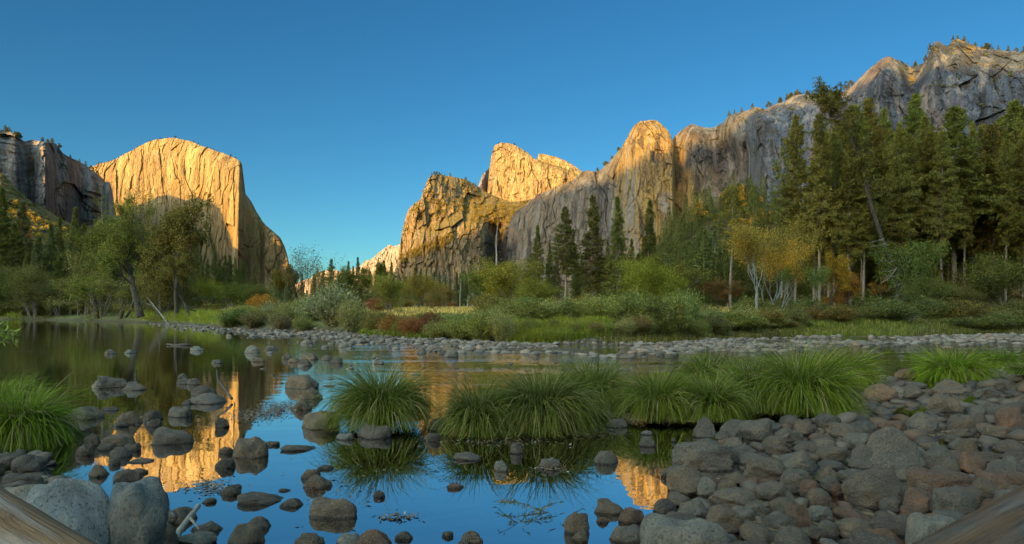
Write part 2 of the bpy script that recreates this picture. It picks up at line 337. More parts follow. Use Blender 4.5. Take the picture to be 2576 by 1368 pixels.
# pinnacle in front of the wall's foot
MAS['pin'] = massif('pinnacle', [(252, 600), (256, 520), (258, 466), (266, 456), (276, 458), (283, 480), (290, 530), (306, 610)],
    660, [(252, 1990), (270, 1930), (306, 1990)], 0.1, M['west'], 60, 80, 0.35, 3, 4, back=120, label='slender granite pinnacle at the left foot of the sunlit monolith')
# the great monolith
def cap_bulge(x, y, t):
    r = 90*sst(640, 678, x)*sst(735, 700, x)*0
    return r-30*gb(x, y, 470, 480, 60, 400)+0*r
def cap_feat(x, y, t, wx, wz):
    nose = -38*np.exp(-((x-(603-0.02*(y-400)))/9.0)**2)
    heart = 24*gb(x, y, 505, 545, 12, 42)+22*np.exp(-((x-(495+(y-600)*0.16))/4.0)**2)*sst(570, 600, y)
    return nose+heart+16*gb(x, y, 400, 380, 50, 12)
MAS['cap'] = massif('monolith', [(222, 422), (250, 412), (282, 404), (305, 392), (330, 380), (355, 364), (380, 354), (405, 349), (430, 347), (452, 349), (475, 354), (500, 364), (520, 372), (545, 380), (565, 387), (590, 398), (603, 405), (609, 414), (611, 470)],
    [(222, 700), (611, 720)], [(222, 2560), (330, 2430), (440, 2240), (540, 2080), (598, 1990), (611, 2010)], 0.13, M['elcap'], 620, 330, 0.75, 2.5, 11, cap_feat, back=700, rim=40, fs=1.0, fc=1.2,
    label='towering golden granite monolith with a sheer sunlit face')
MAS['cape'] = massif('monolith_flank', [(606, 440), (611, 478), (620, 490), (632, 506), (645, 532), (660, 556), (668, 566), (690, 584), (705, 598), (715, 618), (722, 640), (728, 668), (738, 700)],
    720, [(606, 2006), (630, 2090), (654, 2122), (666, 2078), (700, 2078), (738, 2100)], 0.1, M['elcap'], 200, 240, 0.7, 2, 17, back=500, label='shaded east flank of the granite monolith, sunlit only at its right end')
# far ridges seen down the valley
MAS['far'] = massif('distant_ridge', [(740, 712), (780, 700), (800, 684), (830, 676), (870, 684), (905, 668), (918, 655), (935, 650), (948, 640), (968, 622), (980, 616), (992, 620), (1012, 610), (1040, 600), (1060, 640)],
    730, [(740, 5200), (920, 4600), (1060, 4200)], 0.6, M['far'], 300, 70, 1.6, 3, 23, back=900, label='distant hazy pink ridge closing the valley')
# right hand group, back to front
MAS['high'] = massif('summit', [(1335, 420), (1350, 404), (1354, 386), (1370, 386), (1384, 392), (1400, 396), (1422, 402), (1445, 418), (1466, 434), (1490, 470), (1510, 520)],
    560, [(1335, 2700), (1510, 2500)], 0.5, M['middle'], 180, 90, 0.9, 3, 31, back=400, label='small rough summit peeking out right of the middle rock')
MAS['midback'] = massif('rock_shoulder', [(1196, 520), (1203, 468), (1212, 440), (1222, 428), (1234, 420), (1250, 500)],
    560, [(1196, 2560), (1220, 2620), (1250, 2900)], 0.1, M['west'], 60, 90, 0.7, 2, 33, back=200, label='shaded shoulder behind the left edge of the domed middle rock')
MAS['middle'] = massif('domed_rock', [(1226, 480), (1230, 430), (1236, 392), (1243, 366), (1258, 360), (1275, 359), (1292, 364), (1310, 373), (1328, 385), (1342, 398), (1362, 404), (1385, 412), (1410, 418), (1440, 430), (1470, 452), (1500, 500)],
    590, [(1226, 2450), (1245, 2330), (1330, 2260), (1500, 2150)], 0.32, M['middle'], 330, 200, 1.1, 2.5, 37, back=300, label='sunlit domed granite rock standing behind the waterfall cliff')
def low_feat(x, y, t, wx, wz):
    rec = 120*np.exp(-((x-1250)/26.0)**2)*sst(545, 590, y)
    ledge = 60*sst(0.0, 1.0, (y-(640-(x-1000)*0.45))/-40.0)*sst(985, 1100, x)
    return rec+ledge+60*sst(1060, 1020, x)*0
def low_bulge(x, y, t):
    # brushy bench above the cliff leans well back
    return 240*sst(620, 440, y)*sst(1030, 1300, x)
MAS['lower'] = massif('waterfall_cliff', [(985, 712), (996, 670), (1003, 640), (1007, 608), (1014, 570), (1020, 545), (1027, 528), (1042, 512), (1058, 500), (1066, 478), (1074, 455), (1084, 442), (1096, 438), (1112, 440), (1130, 443), (1150, 446), (1172, 451), (1190, 462), (1205, 472), (1228, 487), (1256, 498), (1282, 508), (1310, 506), (1340, 500), (1380, 500)],
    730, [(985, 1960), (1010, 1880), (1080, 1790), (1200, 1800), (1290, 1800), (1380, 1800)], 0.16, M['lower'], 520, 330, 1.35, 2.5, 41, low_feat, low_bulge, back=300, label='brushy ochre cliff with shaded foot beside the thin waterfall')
def sou_feat(x, y, t, wx, wz):
    r = 60*sst(1690, 1700, x)*sst(1745, 1710, x)
    r = r+80*gb(x, y, 1830, 430, 60, 90)                        # big dark alcove
    r = r-40*gb(x, y, 1620, 400, 60, 260)
    r = r-45*gb(x, y, 1930, 480, 55, 260)+30*np.exp(-((x-(1880+(y-400)*0.06))/10.0)**2)*sst(330, 380, y)
    r = r+30*gb(x, y, 2290, 200, 30, 60)-30*gb(x, y, 2235, 190, 30, 50)
    return r
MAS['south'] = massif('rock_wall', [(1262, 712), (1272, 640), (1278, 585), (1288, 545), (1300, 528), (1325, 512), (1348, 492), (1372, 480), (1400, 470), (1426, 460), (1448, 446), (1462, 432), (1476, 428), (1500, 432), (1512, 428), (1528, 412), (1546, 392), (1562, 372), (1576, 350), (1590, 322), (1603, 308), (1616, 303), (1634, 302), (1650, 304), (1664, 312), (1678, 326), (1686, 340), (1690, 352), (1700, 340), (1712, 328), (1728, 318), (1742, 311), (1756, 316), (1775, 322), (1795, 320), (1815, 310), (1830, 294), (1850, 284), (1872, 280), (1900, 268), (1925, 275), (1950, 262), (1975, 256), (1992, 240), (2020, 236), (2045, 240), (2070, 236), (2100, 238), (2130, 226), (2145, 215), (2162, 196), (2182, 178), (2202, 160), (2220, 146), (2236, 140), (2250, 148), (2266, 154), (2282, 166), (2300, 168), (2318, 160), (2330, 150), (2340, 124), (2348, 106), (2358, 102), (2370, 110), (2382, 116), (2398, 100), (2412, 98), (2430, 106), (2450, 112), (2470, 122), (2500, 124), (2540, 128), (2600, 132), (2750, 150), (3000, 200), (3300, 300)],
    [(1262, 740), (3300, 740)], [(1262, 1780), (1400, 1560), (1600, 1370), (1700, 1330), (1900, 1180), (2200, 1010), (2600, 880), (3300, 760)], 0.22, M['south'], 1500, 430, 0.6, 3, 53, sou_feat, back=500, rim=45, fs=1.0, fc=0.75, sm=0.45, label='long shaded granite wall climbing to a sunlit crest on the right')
# brushy slope on the left, partly sunlit, with a talus tongue
MAS['hill'] = massif('hillside', [(-420, 300), (-200, 360), (-60, 408), (0, 432), (30, 458), (55, 488), (80, 508), (115, 526), (150, 548), (185, 566), (214, 588), (240, 620), (270, 660)],
    740, [(-420, 1100), (0, 1250), (270, 1450)], 0.9, rock_face('brushy_slope', (0.12, 0.11, 0.05), (0.16, 0.15, 0.09), (0.06, 0.06, 0.03), (0.24, 0.22, 0.19), 1.0, 0.6, stain_amt=0), 240, 110, 0.5, 3, 61, back=100, label='steep brushy hillside with a grey talus tongue on the left')
# forested apron under the right wall
MAS['apron'] = massif('forest_slope', [(1560, 740), (1620, 650), (1700, 560), (1780, 500), (1850, 480), (1910, 500), (1960, 560), (2060, 540), (2200, 520), (2600, 480), (3200, 460)],
    760, [(1560, 800), (2000, 560), (2600, 420), (3200, 400)], 1.2, rock_face('wooded_slope', (0.09, 0.08, 0.045), (0.13, 0.12, 0.09), (0.05, 0.05, 0.03), (0.22, 0.21, 0.20), 1.0, 0.5, stain_amt=0), 300, 90, 0.4, 3, 67, back=60, label='wooded talus slope below the right wall')
# waterfall
def m_fall():
    k = NM('falling_water'); p = k.pos(); n = k.noise(k.mapv(p, (0.5, 0.5, 0.03)), 1, 5, 0.6)
    k.base(k.mix(n, (0.06, 0.06, 0.065), (0.19, 0.19, 0.20))); k.b.inputs['Roughness'].default_value = 0.6; return k.m
V = []; nseg = 60
for i in range(nseg+1):
    f = i/nseg; y = 568+f*100; xc = 1252-6*f-2*math.sin(f*5); Dd = 1852-30*f
    wdt = (1.1+2.0*f**1.3)*(1+0.25*math.sin(i*1.7))
    for j in range(8):
        a = j/8*2*math.pi; V.append((PX(xc, Dd)+math.cos(a)*wdt, Dd+math.sin(a)*3, PZ(y, Dd)))
Q = [(i*8+j, i*8+(j+1) % 8, (i+1)*8+(j+1) % 8, (i+1)*8+j) for i in range(nseg) for j in range(8)]
fall = link('waterfall', mesh('waterfall', V, Q, None, m_fall()))
tag(fall, 'thin white waterfall dropping down the dark recess of the cliff', 'waterfall')
# western ridge behind the camera: it casts the evening shade over the valley floor
TE = math.tan(rad(SUN_EL)); YR = -2200.0
bound = [(40, 655, 1500), (380, 570, 2350), (450, 625, 2220), (560, 668, 2040), (610, 690, 2000),
         (1010, 650, 1880), (1100, 625, 1800), (1180, 580, 1800), (1260, 555, 1850), (1320, 540, 1900), (1430, 475, 1600), (1540, 430, 1440), (1600, 415, 1400), (1670, 385, 1380), (1720, 358, 1340), (1780, 314, 1300),
         (1900, 262, 1230), (2020, 246, 1150), (2230, 162, 1060), (2350, 135, 1010), (2420, 135, 980), (2560, 142, 930)]
pts = []
for x, y, D in bound:
    X = PX(x, D); Z = PZ(y, D); tr = (D-YR)/-SH[1]
    pts.append((X+SH[0]*tr, Z+tr*TE))
pts = sorted(pts); pts = [(-16000, 1500), (-6000, 1900)]+pts+[(pts[-1][0]+1800, 900), (14000, 600)]
RIDGE = pts
xs = np.linspace(-16000, 14000, 1500); zt = ip(xs, pts)+8*fbm(xs/60, 0, 0, 5, 4)
rows = []
for dy, f in ((1700, -0.02), (1200, 0.2), (700, 0.5), (300, 0.85), (0, 1.0), (-400, 0.8), (-1200, 0.3), (-2200, -0.02)):
    rows.append(np.stack([xs, YR+dy+0*xs, zt*f+(12*fbm(xs/80, dy/80, 0, 9, 4) if f < 1 else 0)], -1))
A = np.stack(rows, 0)
tag(link('mountain_ridge', mesh('mountain_ridge', A.reshape(-1, 3), grid_faces(len(rows), len(xs)), None, M['west'])), 'high ridge west of the river that shades the valley floor', None, None, 'structure')
# ---------------------------------------------------------------- ground
BANK = [(-1500, 803), (0, 803.5), (120, 804), (200, 806), (300, 809), (400, 813), (500, 820), (600, 827), (700, 830), (800, 834), (900, 838), (1000, 845), (1150, 856), (1300, 862), (1500, 864), (1620, 858), (1800, 846), (2000, 840), (2250, 838), (2575, 838), (4200, 838)]
BART = [(400, 812), (560, 824), (700, 830), (900, 836), (1100, 850), (1300, 858), (1500, 862), (1650, 864), (1750, 856), (2000, 846), (2575, 841), (4200, 841)]
BARB = [(300, 808), (420, 818), (560, 832), (700, 850), (850, 860), (1000, 868), (1100, 874), (1300, 884), (1500, 890), (1640, 890), (1750, 882), (1900, 884), (2100, 874), (2300, 864), (2575, 858), (4200, 858)]
SHT = [(1500, 1700), (1590, 1420), (1640, 1300), (1690, 1200), (1760, 1120), (1850, 1075), (1960, 1062), (2120, 1062), (2160, 1000), (2190, 962), (2260, 958), (2330, 985), (2420, 962), (2480, 940), (2575, 925), (3400, 900)]
SHL = [(-900, 1090), (0, 1136), (90, 1160), (140, 1200), (200, 1290), (330, 1390), (400, 1700)]
TUS = []  # grass mounds (X, Y, r) filled below
def shore_mask(x, y):
    m = sst(-12, 14, y-ip(x, SHT))*sst(1560, 1640, x)
    m = m*(1-gb(x, y, 2275, 1042, 120, 36))*(1-0.9*gb(x, y, 2440, 1010, 80, 20))
    l = sst(-10, 14, y-ip(x, SHL))*sst(560, 420, x)
    return m, l
def ground_z(X, Y):
    X = np.asarray(X, float); Y = np.asarray(Y, float)
    Ys = np.maximum(Y, 2.0); x = CX+F*X/Ys; y = HY+F*EYE/Ys
    n = fbm(X/3.0, Y/3.0, 0, 71, 4)
    z = -0.32+0.10*n
    Yb = EYE*F/(ip(x, BANK)-HY); s = Y-Yb
    Yb2 = np.minimum(Yb, 170)
    m, l = shore_mask(x, y)
    bar = sst(-1.5, 1.5, y-ip(x, BART))*sst(1.5, -1.5, y-ip(x, BARB))*sst(360, 480, x)
    z = np.where(s < 0, z+(0.30+0.05*n)*bar, z)
    z = z+(0.30+0.16*fbm(X/0.9, Y/1.6, 0, 171, 3))*m*(Y < 40)+(0.36+0.05*n)*l*(Y < 40)
    for tx, ty, r in TUS: z = z+0.38*np.exp(-((X-tx)**2+(Y-ty)**2)/(r*r*0.55))
    far = -0.1+1.15*sst(-1.0, 5.5, s)+0.024*np.clip(s-3, 0, 95)+0.006*np.clip(s-98, 0, 3000)+0.25*n*sst(0, 8, s)
    z = np.where(s > -1.0, np.maximum(z, far), z)
    bk = 1.0*sst(5.2, 2.8, Y+0.25*n)+0.02*np.clip(2.5-Y, 0, 40)
    z = np.where(Y < 6.5, np.maximum(z, -0.3+1.25*sst(5.6, 2.6, Y)), z)+np.where(Y < 2.5, 0.02*np.clip(2.5-Y, 0, 60), 0)
    # water stays inside the valley: side banks far out of frame
    return z
TUSSOCKS = [  # x, base y, half width(px), height(px), blades, colour, label
    (958, 1086, 120, 158, 5200, (0.085, 0.175, 0.035), 'large dark green grass tussock standing alone in the pool beside two boulders'),
    (1205, 1100, 92, 135, 3600, (0.075, 0.15, 0.035), 'dark grass tussock just right of the lone one, leftmost of the row'),
    (1365, 1092, 128, 160, 5600, (0.08, 0.155, 0.04), 'broad blue-green grass tussock with drooping pale blades over the pool'),
    (1492, 1048, 88, 140, 3800, (0.085, 0.17, 0.03), 'tall grass tussock rising behind the broad drooping one'),
    (1650, 1066, 92, 130, 4000, (0.10, 0.20, 0.035), 'rounded grass tussock in the middle of the row with bare roots at its right foot'),
    (1790, 1068, 84, 120, 3600, (0.09, 0.185, 0.032), 'low front grass tussock hanging over angular rocks'),
    (1780, 985, 78, 96, 2600, (0.08, 0.17, 0.03), 'smaller grass tussock behind the row against the riffle'),
    (1890, 1045, 110, 135, 4200, (0.095, 0.20, 0.032), 'grass tussock left of the widest one near the right end of the row'),
    (2010, 1052, 135, 168, 6000, (0.10, 0.215, 0.03), 'widest bright grass tussock near the right end of the row'),
    (2118, 975, 82, 92, 3000, (0.12, 0.26, 0.028), 'bright green grass tussock at the far right end of the row'),
    (2398, 962, 82, 82, 3200, (0.12, 0.28, 0.025), 'separate bright green grass tussock among the right cobbles'),
    (2510, 930, 58, 52, 1800, (0.085, 0.20, 0.03), 'small grass tussock beyond the separate bright one'),
    (2588, 985, 46, 74, 1500, (0.08, 0.18, 0.03), 'grass tussock cut by the right edge of the view'),
    (46, 1130, 112, 148, 5600, (0.10, 0.235, 0.03), 'big bright grass tussock at the left edge above pale stones'),
    (-10, 1030, 92, 80, 2600, (0.10, 0.22, 0.03), 'grass tussock behind the big one at the left edge')]
for t in TUSSOCKS:
    Y = GY(t[1])+t[2]/F*GY(t[1])*0.6; TUS.append((PX(t[0], Y), Y, t[2]/F*Y*0.75))
nu, nv = 620, 620
u = np.linspace(-1, 1, nu); gx = 5.0*np.sinh(7.35*u)
v = np.linspace(-1, 1, nv); gy = 9+6.0*np.sinh(7.15*v)
GX, GYY = np.meshgrid(gx, gy)
GZ = ground_z(GX, GYY)
tag(link('ground', mesh('ground', np.stack([GX, GYY, GZ], -1).reshape(-1, 3), grid_faces(nv, nu), None, M['ground'])), None, None, None, 'structure')
def gz(X, Y): return float(ground_z(np.array([X]), np.array([Y]))[0])
wv = [(-420, 3.2, 0), (420, 3.2, 0), (420, 560, 0), (-420, 560, 0)]
tag(link('river', mesh('river', wv, [(0, 1, 2, 3)], None, M['water'], False)), None, None, None, 'structure')
# ---------------------------------------------------------------- builders
class MB:
    def __init__(s): s.V = []; s.Q = []; s.n = 0; s.T = []
    def add(s, V, Q=None, T=None):
        V = np.asarray(V, float).reshape(-1, 3); s.V.append(V)
        if Q is not None and len(Q): s.Q.append(np.asarray(Q)+s.n)
        if T is not None and len(T): s.T.append(np.asarray(T)+s.n)
        s.n += len(V)
    def mesh(s, name, mat, smooth=True):
        return mesh(name, np.concatenate(s.V), np.concatenate(s.Q) if s.Q else None, np.concatenate(s.T) if s.T else None, mat, smooth)
def tube(mb, P, R, ns=6, cap=True):
    P = np.asarray(P, float); R = np.asarray(R, float); n = len(P)
    T = np.gradient(P, axis=0); T /= np.linalg.norm(T, axis=1)[:, None]+1e-9
    ref = np.array([0, 0, 1.0]) if abs(T[:, 2]).mean() < 0.8 else np.array([1.0, 0, 0])
    A = np.cross(T, ref); A /= np.linalg.norm(A, axis=1)[:, None]+1e-9; B = np.cross(T, A)
    a = np.arange(ns)/ns*2*np.pi
    V = P[:, None]+R[:, None, None]*(np.cos(a)[None, :, None]*A[:, None]+np.sin(a)[None, :, None]*B[:, None])
    i = np.arange(n-1)[:, None]*ns; j = np.arange(ns)[None]; j2 = (j+1) % ns
    Q = np.stack([i+j, i+j2, i+ns+j2, i+ns+j], -1).reshape(-1, 4)
    mb.add(V.reshape(-1, 3), Q)
    if cap:
        for k in (0, n-1):
            mb.add(np.concatenate([V[k], P[k:k+1]]), None, [(q, (q+1) % ns, ns) if k else ((q+1) % ns, q, ns) for q in range(ns)])
def cards(mb, C, Dr, L, Wd, rng, tri=False):
    """leaf shaped faces: centres C, long axes Dr"""
    n = len(C); Dr = Dr/(np.linalg.norm(Dr, axis=1)[:, None]+1e-9)
    r = rng.normal(size=(n, 3)); S = np.cross(Dr, r); S /= np.linalg.norm(S, axis=1)[:, None]+1e-9
    L = np.broadcast_to(L, n)[:, None]; Wd = np.broadcast_to(Wd, n)[:, None]
    a = C; b = C+Dr*L*0.5+S*Wd*0.5; c = C+Dr*L; d = C+Dr*L*0.5-S*Wd*0.5
    V = np.stack([a, b, c, d], 1).reshape(-1, 3)
    mb.add(V, np.arange(n*4).reshape(-1, 4))
def conifer(seed, H=30, cb=0.1, R=3.6, nb=300, up=0.0, taper=0.85, gap=0.5, tuft=0.62, tk=6, bend=0.0, bark='pinebark', top=0.03, lean=0.0, r0=None):
    """returns (trunk mesh, crown mesh)"""
    g = np.random.default_rng(seed); tm = MB(); cm = MB()
    zs = np.linspace(0, 1, 16); r0 = r0 or H*0.0105
    ax = np.stack([bend*H*(zs**2)*0.6+0.004*H*np.sin(zs*7+seed), 0.004*H*np.cos(zs*5+seed), zs*H], 1); ax[:, 0] += lean*H*zs
    tube(tm, ax, r0*(1-zs*0.93)*(1+0.15*np.exp(-zs*30)), 8)
    axi = lambda f: np.array([np.interp(f, zs, ax[:, k]) for k in range(3)]).T
    ph = g.uniform(0, 7, 4)
    C = []; Dd = []
    for i in range(nb):
        f = cb+(0.985-cb)*((i+g.random())/nb)**0.92; rel = (f-cb)/(1-cb)
        az = g.uniform(0, 2*np.pi)
        prof = min(1, 0.35+rel*3.2)*(1-rel)**taper+top
        lump = 1+gap*0.45*math.sin(az*2+ph[0]+f*9)+gap*0.35*math.sin(f*31+ph[1])+gap*0.3*g.normal()
        L = max(0.15, R*prof*lump*0.92)
        el = rad(-22+48*rel+up)+g.normal()*0.13
        o = axi(f); d = np.array([math.cos(az)*math.cos(el), math.sin(az)*math.cos(el), math.sin(el)])
        m = 5; q = np.linspace(0, 1, m)
        path = o+d*L*q[:, None]; path[:, 2] += -0.10*L*q+0.13*L*q**2
        tube(tm, path, 0.012*L*(1.15-q)+0.008, 3, False)
        nt = max(3, int(L/tuft*2.6)); qq = g.uniform(0.22, 1.0, nt)**0.8
        side = np.cross(d, [0, 0, 1]); side /= np.linalg.norm(side)+1e-9
        lat = (g.random(nt)-0.5)*2*0.34*L*(1.1-qq)
        c = o+d*L*qq[:, None]+side*lat[:, None]; c[:, 2] += -0.10*L*qq+0.13*L*qq**2+g.normal(size=nt)*0.10*tuft*2
        for kk in range(tk):
            dd = g.normal(size=(nt, 3))*0.75+d*0.8+np.sign(lat)[:, None]*side*0.35+np.array([0, 0, 0.28])
            C.append(c); Dd.append(dd)
    tp = axi(0.99); C.append(np.repeat(tp[None], 10, 0)); Dd.append(g.normal(size=(10, 3))*0.5+[0, 0, 1.2])
    C = np.concatenate(C); Dd = np.concatenate(Dd); n = len(C)
    cards(cm, C, Dd, g.uniform(0.75, 1.35, n)*tuft, tuft*0.24, g)
    return tm.mesh('trunk', M[bark]), cm.mesh('crown', M['needle'], False)
def grow(tm, g, p, d, L, r, lv, tips, spread=0.6, upb=0.25, kids=3, wig=0.12, ns=5):
    n = 5; P = [p]; dd = d.copy()
    for i in range(n):
        dd = dd+g.normal(size=3)*wig+np.array([0, 0, upb*0.12]); dd /= np.linalg.norm(dd); P.append(P[-1]+dd*L/n)
    P = np.array(P); R = np.linspace(r, r*0.62, n+1); tube(tm, P, R, ns if lv > 1 else 3, False)
    if lv <= 1: tips.extend(P[2:])
    if lv <= 0: return
    for k in range(kids+(1 if g.random() < 0.4 else 0)):
        q = g.integers(2, n+1) if k else n
        nd = dd+g.normal(size=3)*spread+np.array([0, 0, upb*0.4]); nd /= np.linalg.norm(nd)
        grow(tm, g, P[q], nd, L*g.uniform(0.62, 0.86), R[q]*0.66, lv-1, tips, spread, upb, kids, wig, 4)
def broadleaf(seed, H=12, stems=1, lv=4, spread=0.55, upb=0.3, leaves=9000, ll=0.26, lw=0.16, sig=0.45, bark='darkbark', lean=(0, 0), kids=3, trunk=0.3, squash=1.0, width=1.0, rr=0.02, droop=0.0):
    g = np.random.default_rng(seed); tm = MB(); cm = MB(); tips = []
    for s in range(stems):
        a = g.uniform(0, 2*np.pi); sp = 0.0 if stems == 1 else 0.35
        d = np.array([lean[0]+math.cos(a)*sp, lean[1]+math.sin(a)*sp, 1.0]); d /= np.linalg.norm(d)
        grow(tm, g, np.array([math.cos(a)*sp*0.8, math.sin(a)*sp*0.8, -0.3]), d, H*trunk, H*rr/math.sqrt(stems), lv, tips, spread, upb, kids, 0.09, 7)
    T = np.array(tips); top = np.percentile(T[:, 2], 99.5)
    k = H/top
    i = g.integers(0, len(T), leaves); C = T[i]+g.normal(size=(leaves, 3))*sig*np.array([1, 1, 0.7])
    C[:, 2] -= droop*np.abs(g.normal(size=leaves))
    sc3 = np.array([k*width, k*width, k*squash]); C = C*sc3
    cards(cm, C, g.normal(size=(leaves, 3))+[0, 0, -0.3], g.uniform(0.7, 1.3, leaves)*ll, lw, g)
    tm.V = [v*sc3 for v in tm.V]
    return tm.mesh('trunk', M[bark]), cm.mesh('crown', M['leaf'], False)
def bush(seed, H=4, W=5, stems=46, leaves=8000, ll=0.30, lw=0.10, bark='greybark', arch=0.5, low=0.05):
    g = np.random.default_rng(seed); tm = MB(); C = []; Dd = []
    per = leaves//stems
    for s in range(stems):
        a = g.uniform(0, 2*np.pi); rr = math.sqrt(g.random()); hh = H*(1-0.45*rr**2)*g.uniform(0.72, 1.08)
        q = np.linspace(0, 1, 7); out = W*0.5*rr
        b = np.array([math.cos(a), math.sin(a)])
        P = np.zeros((7, 3)); P[:, :2] = b*(out*0.25+out*0.8*q[:, None]**(1.0+arch))+g.normal(size=2)*0.12; P[:, 2] = hh*(q**0.9)-0.1
        P += g.normal(size=P.shape)*0.03*H*q[:, None]
        tube(tm, P, 0.035*(1.1-q)*H/4+0.006, 3, False)
        f = low+(1-low)*g.random(per)**0.75
        c = np.stack([np.interp(f, q, P[:, k]) for k in range(3)], 1)+g.normal(size=(per, 3))*np.array([0.085, 0.085, 0.07])*H*(0.6+0.5*f[:, None])
        C.append(c); Dd.append(g.normal(size=(per, 3))*0.6+np.array([b[0]*0.4, b[1]*0.4, 0.7]))
    C = np.concatenate(C); Dd = np.concatenate(Dd); C[:, 2] = np.maximum(C[:, 2], 0.02); cm = MB()
    cards(cm, C, Dd, g.uniform(0.7, 1.3, len(C))*ll, lw, g)
    return tm.mesh('stems', M[bark]), cm.mesh('foliage', M['leaf'], False)
def tussock(seed, W, H, nbl, wid):
    """curved drooping blades radiating from a crown; W half width, H height (m)"""
    g = np.random.default_rng(seed); ns = 6; q = np.linspace(0, 1, ns)
    a = g.uniform(0, 2*np.pi, nbl); t = g.random(nbl)**0.62
    L = H*g.uniform(0.7, 1.75, nbl)*(1.0+0.45*t); tilt0 = 0.06+0.62*t*g.uniform(0.5, 1.2, nbl); curl = g.uniform(0.6, 2.3, nbl)*(0.5+0.85*t)
    br = W*0.42*np.sqrt(g.random(nbl))*t**0.4
    cl = 0.18*np.sin(a*7+seed)+0.12*np.sin(a*13+2*seed); L *= 1+cl*0.6; a = a+0.10*np.sin(a*9+seed)+g.normal(size=nbl)*0.2
    P = np.zeros((nbl, ns, 3)); P[:, 0, 0] = br*np.cos(a); P[:, 0, 1] = br*np.sin(a)
    da = g.normal(size=nbl)*0.55+0.35*np.sin(a*2+seed*1.7)
    for i in range(1, ns):
        th = tilt0+curl*(q[i]**1.5)*1.25; th = np.minimum(th, 2.75); st = L/(ns-1)
        aa = a+da*q[i]
        P[:, i] = P[:, i-1]+np.stack([np.sin(th)*np.cos(aa), np.sin(th)*np.sin(aa), np.cos(th)], 1)*st[:, None]
    # fit the clump to its width
    ex = np.percentile(np.abs(P[:, :, 0]), 96.5); P[:, :, :2] *= W/ex; ez = np.percentile(P[:, :, 2], 98.6); P[:, :, 2] *= H/ez
    P[:, :, 2] = np.maximum(P[:, :, 2], 0.01+0.02*g.random((nbl, ns)))
    sd = np.stack([-np.sin(a), np.cos(a), 0*a], 1)+g.normal(size=(nbl, 3))*0.5; sd /= np.linalg.norm(sd, axis=1)[:, None]
    wd = wid*np.array([0.8, 1.0, 0.95, 0.8, 0.5, 0.08])
    V = np.stack([P-sd[:, None]*wd[None, :, None]*0.5, P+sd[:, None]*wd[None, :, None]*0.5], 2)   # nbl, ns, 2, 3
    b = (np.arange(nbl)*ns*2)[:, None]+(np.arange(ns-1)*2)[None]
    Q = np.stack([b, b+1, b+3, b+2], -1).reshape(-1, 4)
    return mesh('grass_tussock', V.reshape(-1, 3), Q, None, M['blade'], True)
def ico(sub):
    import bmesh
    bm = bmesh.new(); bmesh.ops.create_icosphere(bm, subdivisions=sub, radius=1)
    V = np.array([v.co[:] for v in bm.verts]); T = np.array([[v.index for v in f.verts] for f in bm.faces]); bm.free(); return V, T
ICO = {s: ico(s) for s in (1, 2, 5)}
def rockmesh(seed, ang=0.0, sub=5, pp=None):
    V, T = ICO[sub]; g = np.random.default_rng(seed); V = V.copy()
    # rounded block: superellipsoid with random flats
    p = pp or 2.0+g.random()*0.8; V /= (np.abs(V)**p).sum(1)[:, None]**(1/p)
    for i in range(int(6+ang*14)):
        n = g.normal(size=3); n /= np.linalg.norm(n); c = g.uniform(0.72, 0.98)-0.24*ang
        d = V@n; k = d > c; V[k] -= (d[k]-c)[:, None]*n*(0.5+0.45*ang)
    r = 1+0.28*fbm(V[:, 0]*1.0, V[:, 1]*1.0, V[:, 2]*1.0, seed, 2)+(0.07+0.13*ang)*fbm(V[:, 0]*2.6, V[:, 1]*2.6, V[:, 2]*2.6, seed+5, 4)-0.05*np.clip(ridged(V[:, 0]*1.6, V[:, 1]*1.6, V[:, 2]*1.6, seed+9, 2)-0.55, 0, 1)
    V *= r[:, None]; mn, mx_ = V.min(0), V.max(0); V = (V-(mn+mx_)/2)/((mx_-mn)/2)
    return mesh('river_rock', V, None, T, M['stone'])
ROUND = [rockmesh(100+i, 0.0+0.15*(i % 3)) for i in range(10)]
ANG = [rockmesh(200+i, 0.7+0.1*(i % 4)) for i in range(9)]
BIG = [rockmesh(281, 0.1, 5, 3.0), rockmesh(282, 0.15, 5, 2.8), rockmesh(283, 0.1, 5, 3.2)]
def tree(name, pair, X, Y, H, H0, rot, col, label, cat, group=None, wx=1.0, base=None, parts=('trunk', 'crown'), barkcol=None):
    z = gz(X, Y) if base is None else base
    root = bpy.data.objects.new(name, None); COL.objects.link(root); root.location = (X, Y, z-0.05)
    s = H/H0; root.scale = (s*wx, s*wx, s); root.rotation_euler = (0, 0, rot); root.empty_display_size = 0.5
    tag(root, label, cat, group)
    for nm, me in zip(parts, pair):
        o = link(nm, me, root); o.color = (*col, 1)
    return root
